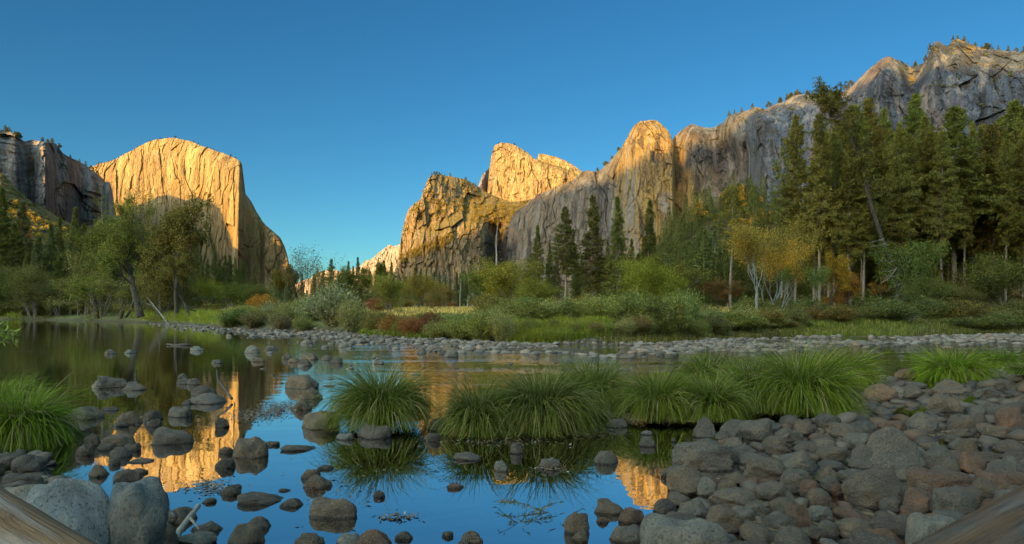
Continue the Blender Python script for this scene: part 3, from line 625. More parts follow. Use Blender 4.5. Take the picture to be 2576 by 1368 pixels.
# ---------------------------------------------------------------- tree prototypes
CON = {
 'slim': [conifer(1, 30, 0.10, 2.9, 380, 0, 0.8, 0.5, 0.45, 7), conifer(2, 30, 0.16, 3.2, 360, 0, 0.7, 0.65, 0.45, 7), conifer(3, 30, 0.07, 3.6, 400, 0, 0.95, 0.55, 0.45, 7)],
 'tall': [conifer(11, 30, 0.34, 3.3, 300, 4, 0.65, 0.75, 0.45, 8), conifer(12, 30, 0.42, 3.0, 260, 6, 0.6, 0.85, 0.45, 8), conifer(13, 30, 0.20, 4.0, 400, 2, 0.75, 0.7, 0.42, 8)],
 'full': [conifer(21, 30, 0.16, 4.6, 520, 0, 0.8, 0.6, 0.42, 8), conifer(22, 30, 0.24, 4.0, 470, 2, 0.65, 0.75, 0.42, 8), conifer(23, 30, 0.14, 4.0, 480, -4, 0.9, 0.55, 0.42, 8)],
 'thin': [conifer(31, 30, 0.45, 2.6, 90, 4, 0.5, 1.0, 0.6, 6, 0.02), conifer(32, 30, 0.52, 2.9, 80, 8, 0.45, 1.0, 0.65, 6, -0.02)],
 'snag': [conifer(41, 30, 0.45, 3.0, 70, -6, 0.8, 1.0, 0.35, 3)],
 'small': [conifer(51, 10, 0.05, 2.3, 110, 0, 0.9, 0.5, 0.5, 6), conifer(52, 10, 0.08, 2.0, 90, 0, 0.8, 0.7, 0.55, 6), conifer(53, 10, 0.25, 2.6, 90, 10, 0.5, 0.8, 0.6, 6)],
}
H0 = {'slim': 30, 'tall': 30, 'full': 30, 'thin': 30, 'snag': 30, 'small': 10}
rn = random.Random(5)
def jit(c, a=0.15):
    k = 1+rn.uniform(-a, a); return tuple(max(0.004, q*k*(1+rn.uniform(-a, a)*0.4)) for q in c)
G_DARK = (0.085, 0.105, 0.038); G_MID = (0.115, 0.130, 0.042); G_WARM = (0.150, 0.135, 0.042); G_COOL = (0.095, 0.125, 0.055)
def onbank(x, D, m=4.0):
    return max(D, EYE*F/(float(ip(x, BANK))-HY)+m)
def con(kind, x, ytop, D, col, label, group=None, wx=1.0, vi=None, rot=None, name='pine_tree', cat='pine tree'):
    vi = rn.randrange(len(CON[kind])) if vi is None else vi
    D = onbank(x, D, 8+0.25*(D % 40)); X = PX(x, D); H = PZ(ytop, D)-gz(X, D)
    return tree(name, CON[kind][vi % len(CON[kind])], X, D, H, H0[kind], rn.uniform(0, 6.28) if rot is None else rot, jit(col), label, cat, group, wx)
# middle group on the meadow edge
for a in [('slim', 1352, 565, 160, 1.25, 0, 'dark pine at the left end of the pine row below the waterfall cliff'),
          ('slim', 1382, 608, 165, 1.1, 2, 'shorter pine just left of the one with the pale bare trunk'),
          ('tall', 1422, 519, 150, 1.15, 0, 'tall pine with a long pale bare trunk standing at the meadow edge'),
          ('slim', 1447, 612, 172, 1.0, 1, 'short pine filling the gap behind the bare-trunked pine'),
          ('slim', 1490, 489, 152, 1.25, 1, 'tallest pine of the row, right of the bare-trunked one'),
          ('slim', 1528, 600, 178, 1.0, 0, 'lower pine tucked between the two tallest of the row'),
          ('slim', 1553, 493, 148, 1.2, 2, 'drooping-branched tall fir in front of the pale cliff foot'),
          ('slim', 1588, 600, 175, 1.1, 0, 'low pine between the drooping fir and the full pointed pine'),
          ('slim', 1633, 502, 150, 1.3, 0, 'full pointed pine at the right end of the pine row'),
          ('slim', 1665, 645, 185, 1.2, 1, 'short dark pine just right of the pointed pine')]:
    con(a[0], a[1], a[2], a[3], G_MID, a[6], None, a[4], a[5])
for i, (x, y) in enumerate([(1335, 640), (1400, 650), (1462, 640), (1475, 660), (1510, 640), (1540, 650), (1570, 655), (1605, 640), (1618, 660), (1648, 660), (1690, 670), (1710, 650), (1735, 660), (1760, 640), (1785, 655), (1810, 630)]):
    con('slim', x, y, 195+i % 3*15, G_DARK, 'dark pine in the thick stand behind the meadow pine row', 'pines behind the meadow pine row', 1.3)
# small group before the monolith foot
for a in [(539, 611, 0.9, 'tallest thin dark pine in the group before the monolith foot'), (552, 650, 1.0, None), (566, 640, 1.0, None), (578, 640, 1.1, None), (592, 648, 0.95, None), (608, 652, 1.1, None),
          (522, 650, 1.0, None), (508, 668, 1.1, None), (622, 682, 1.2, None), (640, 690, 1.3, None), (500, 690, 1.2, None), (486, 672, 1.2, None), (598, 676, 1.3, None), (560, 670, 1.4, None)]:
    con('slim', a[0], a[1], 235+rn.uniform(-20, 20), G_DARK, a[3] or 'dark pine in the row before the foot of the monolith', 'pines before the foot of the monolith', a[2]*1.05)
# centre, valley mouth
for x, y, wx in [(700, 655, 1.2), (728, 690, 1.4), (760, 690, 1.3), (790, 690, 1.3), (812, 680, 1.2), (833, 651, 1.3), (848, 690, 1.2), (862, 676, 1.2), (876, 656, 1.2), (888, 668, 1.1), (900, 646, 1.1), (912, 672, 1.3), (930, 680, 1.4), (948, 684, 1.3), (965, 654, 1.1), (985, 657, 1.1), (1004, 690, 1.3), (1020, 694, 1.4)]:
    con('slim', x, y, 290+rn.uniform(-30, 40), G_COOL, 'small pointed pine in the line across the valley mouth', 'pines across the valley mouth', wx)
x = 1030
while x < 1340:
    con('slim', x, rn.uniform(672, 704), rn.uniform(290, 360), G_COOL, 'slender pine with a bare lower trunk below the waterfall cliff', 'slender pines below the waterfall cliff', 1.2); x += rn.uniform(9, 17)
# left bank forest
for k, x, y, D, wx, lab in [('full', -60, 440, 170, 1.0, None), ('full', 8, 470, 175, 0.9, 'tall dark conifer cut by the left edge of the view'), ('full', 38, 560, 180, 1.0, None), ('full', 70, 640, 165, 1.1, None),
                      ('slim', 58, 505, 300, 1.3, None), ('full', 98, 590, 190, 1.0, None), ('slim', 128, 560, 230, 1.3, 'pointed conifer standing a head above the left bank forest'), ('full', 150, 640, 200, 1.1, None), ('slim', 176, 600, 230, 1.3, None),
                      ('full', 196, 640, 215, 1.0, None), ('full', 20, 640, 150, 1.2, None), ('full', -30, 600, 150, 1.1, None), ('full', 215, 620, 230, 1.0, None), ('full', 120, 660, 175, 1.2, None),
                      ('slim', 90, 610, 240, 1.4, None), ('slim', 230, 640, 240, 1.4, None), ('slim', 160, 660, 260, 1.5, None), ('slim', 300, 640, 240, 1.4, None), ('slim', 360, 650, 240, 1.5, None), ('slim', 410, 655, 240, 1.5, None), ('slim', 470, 665, 240, 1.4, None), ('slim', 270, 650, 240, 1.5, None), ('slim', 335, 655, 250, 1.5, None), ('slim', 385, 660, 245, 1.5, None), ('slim', 445, 650, 245, 1.5, None)]:
    con(k, x, y, D, G_MID if k == 'full' else G_COOL, lab or 'conifer in the dense forest on the left bank', 'conifers of the left bank forest', wx)
con('snag', 256, 470, 150, G_MID, 'ragged half-bare conifer with a spindly top behind the left trees', None, 1.2)
con('slim', 60, 512, 420, (0.30, 0.17, 0.09), 'reddish dying fir catching sun on the left hillside', None, 1.0)
# right hand forest
RB = [('thin', 1965, 368, 112, 0.9, 0, 'sparse pine with a thin pale leaning trunk at the forest edge'), ('thin', 1980, 470, 118, 0.9, 1, 'second thin bare-trunked pine beside the tall edge pine'),
      ('tall', 2001, 287, 112, 0.85, 1, 'tall narrow pine with bare lower trunk standing apart at the forest edge'), ('thin', 1838, 468, 150, 1.6, 1, 'thin-crowned pine rising above the yellow cottonwood'),
      ('tall', 2078, 330, 118, 1.5, 2, None), ('full', 2112, 300, 120, 1.05, 1, None), ('tall', 2148, 262, 112, 1.6, 2, 'broad dense pine crossed by the leaning trunk'), ('full', 2183, 246, 116, 1.1, 1, 'dense tall pine right of the leaning trunk top'),
      ('full', 2222, 272, 124, 1.0, 0, None), ('full', 2248, 330, 128, 0.9, 1, None), ('tall', 2303, 234, 118, 1.3, 2, 'very tall conifer with a pointed top rising in the gap of the right forest'), ('full', 2330, 320, 124, 0.9, 2, None),
      ('tall', 2348, 330, 112, 1.3, 0, None), ('tall', 2402, 268, 106, 1.7, 0, 'tall pine with a thick pale bare trunk in the right forest'), ('full', 2445, 305, 124, 0.85, 2, None), ('full', 2376, 350, 128, 0.9, 0, None),
      ('full', 2490, 330, 118, 0.85, 0, None), ('full', 2512, 296, 114, 0.95, 2, None), ('tall', 2552, 250, 108, 1.5, 2, None), ('full', 2582, 262, 112, 1.0, 1, None), ('full', 2462, 400, 108, 0.9, 1, None), ('full', 2640, 280, 108, 1.1, 0, None), ('full', 2700, 250, 112, 1.1, 1, None)]
for k, x, y, D, wx, vi, lab in RB:
    con(k, x, y, D, (0.14, 0.16, 0.046) if vi != 1 else (0.140, 0.138, 0.040), lab or 'tall conifer packed into the dense forest on the right bank', 'conifers of the right bank forest', wx*0.82, vi)
for i in range(16):
    x = 2060+i*36+rn.uniform(-12, 12)
    con('tall', x, rn.uniform(300, 470), rn.uniform(98, 112), (0.13, 0.125, 0.036), 'slim pine with a bare pale trunk among the front ranks of the right bank forest', 'slim front-rank pines of the right bank forest', 1.0, i % 2)
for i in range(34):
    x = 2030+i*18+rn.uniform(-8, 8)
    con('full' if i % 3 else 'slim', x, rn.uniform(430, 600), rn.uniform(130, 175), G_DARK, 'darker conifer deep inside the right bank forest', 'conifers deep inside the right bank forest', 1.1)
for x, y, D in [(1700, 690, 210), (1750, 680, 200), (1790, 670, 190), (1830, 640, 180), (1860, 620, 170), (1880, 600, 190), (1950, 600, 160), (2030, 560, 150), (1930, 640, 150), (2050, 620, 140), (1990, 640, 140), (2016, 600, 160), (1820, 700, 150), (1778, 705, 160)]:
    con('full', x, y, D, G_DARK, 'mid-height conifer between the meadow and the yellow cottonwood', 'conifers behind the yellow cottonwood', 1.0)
for i in range(16):
    con('small', 2050+i*36+rn.uniform(-12, 12), rn.uniform(640, 740), rn.uniform(98, 116), G_WARM, 'young conifer in the shaded undergrowth of the right bank', 'young conifers under the right bank forest', 1.3)
# leaning pine
g = np.random.default_rng(77); tm = MB(); DL = 96.0
ctl = [(2318, 832), (2290, 770), (2245, 640), (2200, 540), (2150, 410), (2118, 330), (2088, 262), (2078, 235)]
P = np.array([(PX(a, DL), DL+1.5*math.sin(i), PZ(b, DL)) for i, (a, b) in enumerate(ctl)]); q = np.linspace(0, 1, len(P)); qq = np.linspace(0, 1, 30)
P = np.stack([np.interp(qq, q, P[:, k]) for k in range(3)], 1); base = P[0].copy(); P -= base
tube(tm, P, 0.40*(1-0.84*qq), 10)
cm = MB(); C = []; Dd = []
for i in range(150):
    f = g.uniform(0.47, 1.0) if i > 26 else g.uniform(0.12, 0.45); o = np.array([np.interp(f, qq, P[:, k]) for k in range(3)])
    d = g.normal(size=3)*[1, 1, 0.5]+[-0.1, 0, 0.25]; d /= np.linalg.norm(d); L = g.uniform(1.2, 3.2)*(1.25-0.55*f)
    pth = o+d*L*np.linspace(0, 1, 5)[:, None]; pth[:, 2] += 0.25*L*np.linspace(0, 1, 5)**2; pth += g.normal(size=pth.shape)*0.08
    tube(tm, pth, 0.05*np.linspace(1.2, 0.3, 5), 4, False)
    if f < 0.45 and i % 2: continue
    for t in range(int(6+8*f)):
        c = pth[g.integers(2, 5)]+g.normal(size=3)*0.28
        C.append(np.repeat(c[None], 9, 0)); Dd.append(g.normal(size=(9, 3))+[0, 0, 0.4])
C = np.concatenate(C); cards(cm, C, np.concatenate(Dd), 0.42, 0.10, g)
root = bpy.data.objects.new('leaning_pine', None); COL.objects.link(root); root.location = base; LEAN = root
tag(root, 'bare leaning pine slanting across the right forest with a tufted crown', 'pine tree')
for nm, me in (('trunk', tm.mesh('trunk', M['darkbark'])), ('crown', cm.mesh('crown', M['needle'], False))):
    o = link(nm, me, root); o.color = (0.10, 0.10, 0.035, 1)
# ---------------------------------------------------------------- broadleaf trees
BL = {
 'oval': [broadleaf(301, 12, 1, 4, 0.50, 0.42, 15000, 0.22, 0.15, 0.27, kids=3, trunk=0.34, width=0.95), broadleaf(302, 12, 1, 4, 0.55, 0.4, 15000, 0.22, 0.15, 0.27, kids=3, trunk=0.30, lean=(-0.16, 0), width=0.9)],
 'round': [broadleaf(311, 8, 4, 3, 0.62, 0.22, 15000, 0.20, 0.12, 0.28, 'greybark', kids=3, trunk=0.30, width=1.25, rr=0.012), broadleaf(312, 8, 5, 3, 0.55, 0.35, 15000, 0.20, 0.12, 0.28, 'greybark', kids=3, trunk=0.3, width=1.0, rr=0.012)],
 'poplar': [broadleaf(321, 12, 2, 5, 0.34, 0.6, 9000, 0.17, 0.11, 0.34, 'greybark', kids=2, trunk=0.22, width=0.9, rr=0.014), broadleaf(322, 12, 3, 5, 0.36, 0.6, 10000, 0.17, 0.11, 0.36, 'greybark', kids=2, trunk=0.2, width=0.85, rr=0.014)],
 'oak': [broadleaf(331, 10, 1, 4, 0.72, 0.1, 12000, 0.2, 0.14, 0.25, 'darkbark', kids=3, trunk=0.4, width=1.1, squash=0.9)],
 'airy': [broadleaf(341, 10, 3, 4, 0.42, 0.55, 2200, 0.17, 0.10, 0.3, 'darkbark', kids=3, trunk=0.36, width=0.9, rr=0.011)],
}
BH0 = {'oval': 12, 'round': 8, 'poplar': 12, 'oak': 10, 'airy': 10}
def bl(kind, vi, x, ytop, D, col, label, wx=1.0, rot=None, group=None, ybase=None, name='broadleaf_tree', cat='tree'):
    D = onbank(x, D, 3+0.3*(D % 30)); X = PX(x, D); z = gz(X, D) if ybase is None else min(PZ(ybase, D), gz(X, D)+0.3)
    return tree(name, BL[kind][vi], X, D, PZ(ytop, D)-z, BH0[kind], rn.uniform(0, 6.28) if rot is None else rot, jit(col, 0.06), label, cat, group, wx, z)
LG = (0.115, 0.150, 0.040); YG = (0.190, 0.185, 0.035); OB = (0.125, 0.115, 0.038); PG = (0.160, 0.170, 0.065); OR = (0.34, 0.17, 0.035); YE = (0.33, 0.225, 0.04)
bl('oval', 1, 440, 498, 124, OB, 'tall olive-brown tree in front of the monolith, right of the green cottonwood', 0.85, 2.0)
bl('oval', 0, 398, 560, 112, OB, 'brownish tree with a crooked trunk overlapping the tall olive-brown one', 0.7, 4.0)
bl('oval', 1, 245, 558, 128, (0.12, 0.14, 0.04), 'olive-green tree left of the green cottonwood', 1.0, 1.0)
bl('oval', 0, 478, 640, 126, OB, 'low brown leafy tree at the foot of the olive-brown tree', 1.1, 5.0)
bl('oval', 1, 300, 600, 122, LG, 'smaller green tree behind the leaning cottonwood trunk', 1.1, 3.0)
bl('round', 0, 258, 640, 118, PG, 'pale grey-green willow tree drooping over the left bank', 0.95)
bl('round', 1, 215, 690, 130, PG, 'pale low willow tree further up the left bank', 1.0)
bl('round', 0, 90, 670, 150, (0.10, 0.11, 0.04), 'dull green broadleaf tree before the left conifers', 0.9)
bl('round', 1, 25, 690, 140, (0.09, 0.12, 0.04), 'dull green broadleaf tree nearest the left edge', 1.0)
bl('round', 0, 150, 710, 165, (0.09, 0.10, 0.04), 'low dark broadleaf tree over the quiet bend of the river', 0.9)
bl('round', 1, 340, 690, 128, PG, 'low green tree among the trunks behind the leaning cottonwood', 1.2)
bl('round', 0, 410, 690, 128, (0.14, 0.14, 0.05), 'low olive tree beneath the tall olive-brown tree', 1.1)
bl('poplar', 1, 523, 700, 150, (0.22, 0.24, 0.04), 'small bright yellow-green poplar before the dark pines', 1.4)
bl('round', 1, 570, 712, 165, LG, 'round green tree behind the red bushes', 1.1)
bl('round', 0, 650, 715, 170, (0.11, 0.12, 0.04), 'dark green round tree left of the thin-leaved tree', 1.1)
bl('airy', 0, 742, 612, 86, (0.10, 0.085, 0.04), 'thin-leaved dark tree with wiry twigs against the sky', 1.05)
bl('airy', 0, 800, 660, 88, (0.14, 0.15, 0.05), 'lower wiry tree just right of the thin-leaved tree', 1.0, 3.3)
bl('oval', 0, 700, 668, 140, (0.14, 0.12, 0.035), 'bronze-green tree behind the thin-leaved tree', 1.1)
bl('oval', 1, 870, 672, 150, (0.12, 0.14, 0.045), 'green tree rising behind the big grey-green willow', 1.4)
bl('oval', 0, 928, 662, 160, (0.11, 0.12, 0.035), 'dark-crowned tree left of the pair of pointed pines', 1.3)
bl('round', 0, 985, 690, 108, (0.16, 0.17, 0.04), 'yellow-green tree above the rust-coloured thicket', 0.9)
bl('round', 1, 1050, 692, 150, (0.19, 0.16, 0.04), 'golden-green tree in the open ground below the cliff', 1.2)
bl('round', 0, 1120, 720, 165, (0.17, 0.13, 0.045), 'brown-tinged round tree at the far meadow edge', 1.0)
bl('round', 1, 1085, 730, 130, (0.15, 0.13, 0.05), 'small brownish tree before the far meadow edge', 1.0)
bl('round', 0, 1300, 648, 92, YG, 'large rounded yellow-green willow tree left of centre pines', 1.0, 0.7)
bl('round', 1, 1245, 672, 96, LG, 'green willow tree touching the left side of the large rounded one', 1.0, 0.2)
bl('round', 1, 1335, 700, 88, (0.15, 0.16, 0.035), 'lower yellow-green willow at the foot of the large rounded one', 1.1)
bl('round', 0, 1640, 652, 88, (0.155, 0.185, 0.03), 'bright lime-green round tree right of the pine row', 0.95, 2.2)
bl('round', 1, 1700, 690, 90, (0.16, 0.18, 0.035), 'lime-green tree on the right shoulder of the bright round tree', 0.9, 1.2)
bl('oak', 0, 1722, 645, 130, (0.11, 0.115, 0.03), 'umbrella-shaped dark oak with bare limbs behind the lime tree', 1.25)
bl('oak', 0, 1805, 690, 140, (0.15, 0.10, 0.05), 'reddish-brown small tree right of the umbrella oak', 1.0)
bl('poplar', 0, 1895, 555, 84, (0.21, 0.175, 0.045), 'tall thin golden-green cottonwood with a white trunk', 1.25, 0.4)
bl('poplar', 1, 1958, 610, 86, YE, 'bright yellow cottonwood right of the white-trunked one', 0.95, 1.1)
bl('poplar', 1, 1925, 560, 92, (0.21, 0.175, 0.045), 'golden cottonwood top behind the white-trunked one', 1.1, 2.1)
bl('poplar', 0, 2022, 660, 84, (0.11, 0.17, 0.06), 'slim blue-green aspen with a thin white stem', 1.1, 2.0)
bl('oval', 0, 2075, 640, 92, (0.26, 0.19, 0.035), 'yellow maple glowing before the dark right forest', 0.85, 1.0)
bl('oval', 1, 2130, 690, 94, (0.22, 0.12, 0.035), 'rusty orange maple beside the yellow one', 1.0, 2.0)
bl('round', 0, 2235, 610, 98, (0.085, 0.12, 0.035), 'green bushy tree on the leaning pine trunk', 0.8)
bl('round', 1, 2330, 700, 92, (0.085, 0.11, 0.035), 'dull green tree right of the leaning trunk foot', 1.1)
bl('round', 0, 2425, 720, 90, (0.10, 0.10, 0.035), 'olive understory tree at the foot of the thick pale trunk', 1.1)
bl('round', 1, 2545, 640, 92, (0.085, 0.10, 0.03), 'dark understory tree at the right edge', 1.2)
bl('oval', 1, 2470, 660, 96, (0.08, 0.10, 0.03), 'shaded green tree among the right trunks', 1.0)
bl('oval', 0, 2200, 700, 96, (0.17, 0.11, 0.035), 'dim orange-brown maple deep in the right understory', 1.0)
# ---------------------------------------------------------------- bushes
BU = [bush(401), bush(402, arch=0.9), bush(403, stems=60, leaves=8500, ll=0.26), bush(404, H=4, W=7, stems=60, leaves=7000), bush(405, stems=30, leaves=2600, ll=0.18, bark='darkbark')]
WG = (0.185, 0.20, 0.08); WB = (0.20, 0.225, 0.13); RG = (0.22, 0.085, 0.03); BR = (0.16, 0.10, 0.055); GW = (0.165, 0.185, 0.055)
def bu(x, ytop, ybase, hw, col, label, vi=None, group=None, D=None, cat='bush', name='willow_bush'):
    """x centre, top row, base row, half width in picture units"""
    if D is None: D = onbank(x, GY(max(ybase, 801))+0.5, -0.5)
    vi = rn.randrange(4) if vi is None else vi
    X = PX(x, D); z = gz(X, D); H = PZ(ytop, D)-z; H = max(H, 0.3)
    W = 2*hw/F*D; r = tree(name, BU[vi], X, D, H, 4.0, rn.uniform(0, 6.28), jit(col, 0.08), label, cat, group, 1.0, z, ('stems', 'foliage'))
    k = W/((7.0 if vi == 3 else 5.0)*1.18); r.scale = (k, k, H/4.0); return r
B = [(842, 718, 834, 78, WB, 'large grey-green willow bush leaning over the left end of the gravel bar'), (888, 745, 838, 52, WG, 'willow bush on the right shoulder of the large grey-green one'),
     (790, 740, 830, 55, WB, 'pale willow bush left of the large grey-green one'), (735, 760, 828, 48, WG, 'green willow bush in the line left of the pale willow'), (690, 755, 826, 42, WB, 'grey-green bush behind the brown-stemmed thicket'),
     (655, 738, 815, 38, (0.34, 0.19, 0.04), 'orange-topped bush on the meadow edge'), (640, 778, 828, 40, (0.13, 0.13, 0.06), 'dull bush in front of the orange-topped one'), (600, 770, 826, 40, WG, 'grey-green bush left of the orange-topped one'),
     (575, 786, 826, 30, WG, 'small willow bush beside the red bushes'), (708, 786, 831, 40, (0.14, 0.12, 0.075), 'brownish twiggy bush over the stones'), (760, 790, 833, 36, (0.15, 0.17, 0.06), 'low light green bush beside the stones'),
     (488, 778, 806, 26, RG, 'left one of the pair of red bushes before the meadow'), (530, 782, 808, 28, (0.26, 0.075, 0.03), 'right one of the pair of red bushes before the meadow'), (460, 782, 812, 20, (0.17, 0.12, 0.05), 'brown bush left of the red pair'),
     (432, 745, 806, 36, WB, 'grey-green bush right of the leaning cottonwood trunk'), (375, 775, 806, 26, (0.20, 0.13, 0.05), 'rusty low bush at the cottonwood foot'), (270, 780, 802, 22, (0.18, 0.11, 0.055), 'rusty bush at the cut bank on the left'),
     (940, 782, 842, 46, (0.15, 0.13, 0.045), 'olive-brown thicket right of the large willow'), (985, 790, 846, 44, (0.20, 0.12, 0.04), 'orange-leaved thicket under the yellow-green tree'), (1035, 788, 850, 46, (0.20, 0.09, 0.04), 'rust-red thicket behind the gravel bar'),
     (1082, 782, 850, 46, (0.15, 0.075, 0.045), 'dark maroon thicket beside the rust-red one'), (1010, 800, 848, 34, (0.13, 0.14, 0.04), 'green shrub at the front of the rust-red thicket'), (972, 812, 852, 34, WB, 'small round pale willow standing on the gravel bar'),
     (1105, 802, 858, 50, WG, 'green willow bush at the left end of the long willow bank'), (1160, 790, 860, 54, GW, 'second bush of the long willow bank'), (1215, 780, 862, 56, GW, 'third, higher bush of the long willow bank'),
     (1262, 775, 862, 50, WG, 'grey-green bush in the long willow bank below the rounded tree'), (1320, 765, 850, 56, GW, 'bush behind the left end of the bright sedge'), (1375, 760, 850, 54, GW, 'bush behind the middle of the bright sedge'),
     (1430, 755, 850, 54, (0.12, 0.15, 0.05), 'bush behind the right half of the bright sedge'), (1480, 745, 850, 54, GW, 'tall bush right behind the bright sedge end'), (1530, 735, 850, 60, (0.155, 0.19, 0.06), 'big blue-green alder bush left part'),
     (1585, 725, 854, 66, (0.16, 0.195, 0.06), 'largest alder bush on the bank, below the lime tree'), (1640, 745, 854, 60, (0.13, 0.14, 0.05), 'brown-tinged bush before the lime tree'), (1690, 735, 852, 56, (0.155, 0.185, 0.055), 'alder bush below the umbrella oak'),
     (1722, 722, 848, 44, (0.14, 0.185, 0.065), 'upright alder bush at the right end of the alder group'), (1800, 788, 846, 46, (0.12, 0.13, 0.055), 'low brownish willow bush at the meadow gap'), (1872, 765, 842, 34, WG, 'willow bush before the white-trunked cottonwood'),
     (1875, 790, 842, 30, WB, 'small pale bush at the cottonwood foot'), (1935, 770, 840, 40, (0.15, 0.13, 0.04), 'yellowing bush under the yellow cottonwood'), (2000, 775, 838, 40, (0.11, 0.12, 0.05), 'dull bush right of the yellow cottonwood'),
     (2050, 770, 836, 40, (0.13, 0.10, 0.045), 'brown brush heap left of the bank grass'), (2110, 770, 832, 44, (0.16, 0.11, 0.035), 'orange-tinged bush under the maples'), (2170, 770, 830, 46, (0.09, 0.09, 0.03), 'dark bush under the right forest edge'),
     (2240, 760, 830, 50, (0.09, 0.10, 0.035), 'dark shrub left of the leaning trunk foot'), (2360, 775, 832, 44, (0.12, 0.10, 0.035), 'brownish shrub right of the leaning trunk foot'), (2440, 780, 832, 50, (0.085, 0.085, 0.03), 'low dark shrub behind the fallen log'),
     (2520, 770, 832, 50, (0.09, 0.09, 0.03), 'dark shrub toward the right edge'), (2590, 765, 832, 50, (0.08, 0.085, 0.03), 'dark shrub cut by the right edge'), (1758, 796, 850, 34, GW, 'low green bush between the alders and the meadow gap'),
     (30, 740, 803, 46, (0.085, 0.10, 0.04), 'overhanging bush at the left edge of the far pool'), (100, 735, 803, 46, (0.08, 0.09, 0.04), 'dark overhanging bush second from the left edge'), (165, 750, 803, 40, (0.08, 0.085, 0.035), 'shadowy bush in the quiet bend'), (225, 735, 803, 40, PG, 'pale drooping bush at the bend'),
     (300, 745, 804, 36, (0.12, 0.13, 0.05), 'soft green bush left of the leaning cottonwood trunk')]
for b in B: bu(b[0], b[1], b[2], b[3], b[4], b[5])
for i in range(26):
    x = -110+i*16+rn.uniform(-6, 6)
    bu(x, rn.uniform(728, 775), 803, rn.uniform(18, 30), rn.choice([(0.085, 0.10, 0.04), (0.11, 0.12, 0.045), (0.10, 0.085, 0.04), PG]), 'shaded shrub overhanging the quiet bend at the left', None, 'shrubs overhanging the quiet bend')
for i in range(30):
    x = 560+i*42+rn.uniform(-15, 15); yb = float(ip(x, BANK))-3
    bu(x, rn.uniform(792, 812), yb, rn.uniform(18, 34), rn.choice([WG, GW, (0.15, 0.16, 0.05), (0.16, 0.12, 0.06)]), 'low shrub in the front fringe of the far bank', None, 'low shrubs fringing the far bank')
i = 0
while i < 70:
    x = rn.uniform(560, 2620); Yb = EYE*F/(float(ip(x, BANK))-HY); D = Yb+rn.uniform(1.5, 30); h = rn.uniform(1.4, 3.4)
    X = PX(x, D); yt = HY-(gz(X, D)+h-EYE)/D*F; lim = 784 if (880 < x < 1250 or 1765 < x < 1860) else (782 if x < 600 else 745)
    if 1270 < x < 1545 and D < Yb+8: continue
    if yt < lim: h = (HY-lim)/F*D+EYE-gz(X, D)
    if h < 0.8: i += 0.2; continue
    c = rn.choice([WG, WG, GW, GW, (0.12, 0.17, 0.06), (0.17, 0.17, 0.05), (0.16, 0.12, 0.05), (0.19, 0.10, 0.04) if x < 1300 else (0.11, 0.12, 0.045)])
    if x > 1980: c = rn.choice([(0.09, 0.10, 0.035), (0.12, 0.10, 0.035), (0.10, 0.12, 0.045)])
    r = tree('willow_bush', BU[rn.randrange(4)], X, D, h, 4, rn.uniform(0, 6.28), jit(c, 0.1), 'bush in the tangled thicket filling the slope of the far bank', 'bush', 'thicket bushes on the far bank', 1.0, None, ('stems', 'foliage'))
    k = rn.uniform(0.8, 1.25); r.scale = (k, k, h/4.0); i += 1
for i in range(26):
    x = rn.uniform(930, 1900); D = rn.uniform(120, 190); X = PX(x, D)
    r = tree('meadow_shrub', BU[rn.randrange(4)], X, D, rn.uniform(1.2, 3.2), 4, rn.uniform(0, 6), rn.choice([(0.15, 0.12, 0.05), (0.13, 0.14, 0.05), (0.22, 0.15, 0.05), (0.2, 0.08, 0.05)]), 'small shrub dotted over the open ground behind the bank', 'shrub', 'small shrubs on the open ground', 1.2, None, ('stems', 'foliage'))
# the old leaning cottonwood
g = np.random.default_rng(66); DC = 152.0; tm = MB(); cm = MB(); tips = []
ctl = [(353, 797), (347, 770), (337, 730), (329, 690), (327, 650), (330, 600), (332, 560)]; P = np.array([(PX(a, DC), DC, PZ(b, DC)) for a, b in ctl]); b0 = P[0].copy(); P -= b0
q = np.linspace(0, 1, 7); qq = np.linspace(0, 1, 25); PP = np.stack([np.interp(qq, q, P[:, k]) for k in range(3)], 1); RR = np.interp(qq, q, [1.0, 0.72, 0.6, 0.52, 0.4, 0.28, 0.15]); tube(tm, PP, RR, 9)
tube(tm, np.array([(0-1.5, 0.3, 4.2), (-2.6, 0.8, 1.8), (-3.9, 1.0, 0.0)]), [0.28, 0.3, 0.34], 6)
for i in range(17):
    f = g.uniform(0.33, 1.0); o = np.array([np.interp(f, qq, PP[:, k]) for k in range(3)]); a = g.uniform(0, 6.28); d = np.array([math.cos(a), math.sin(a), g.uniform(0.5, 1.3)]); d /= np.linalg.norm(d)
    grow(tm, g, o, d, g.uniform(3.0, 5.2)*(1.15-0.35*f), np.interp(f, qq, RR)*0.5, 3, tips, 0.5, 0.35, 3, 0.10, 5)
grow(tm, g, PP[-1], np.array([0.05, 0, 1.0]), 2.6, 0.14, 3, tips, 0.45, 0.5)
T_ = np.array(tips); n = 16000; i = g.integers(0, len(T_), n); cards(cm, T_[i]+g.normal(size=(n, 3))*0.42, g.normal(size=(n, 3)), g.uniform(0.22, 0.42, n), 0.2, g)
root = bpy.data.objects.new('broadleaf_tree', None); COL.objects.link(root); root.location = b0; tag(root, 'big green cottonwood with a dark leaning trunk on the left bank', 'tree')
link('trunk', tm.mesh('trunk', M['darkbark']), root); o = link('crown', cm.mesh('crown', M['leaf'], False), root); o.color = (0.15, 0.17, 0.042, 1)
for i in range(16):
    x = 1565+i*30+rn.uniform(-10, 10)
    bu(x, rn.uniform(785, 812), float(ip(x, BANK))-2, rn.uniform(28, 46), rn.choice([WG, GW, (0.15, 0.16, 0.05), (0.15, 0.13, 0.055)]), 'leafy shrub at the water side of the alder bushes', None, 'shrubs at the foot of the alder bushes')
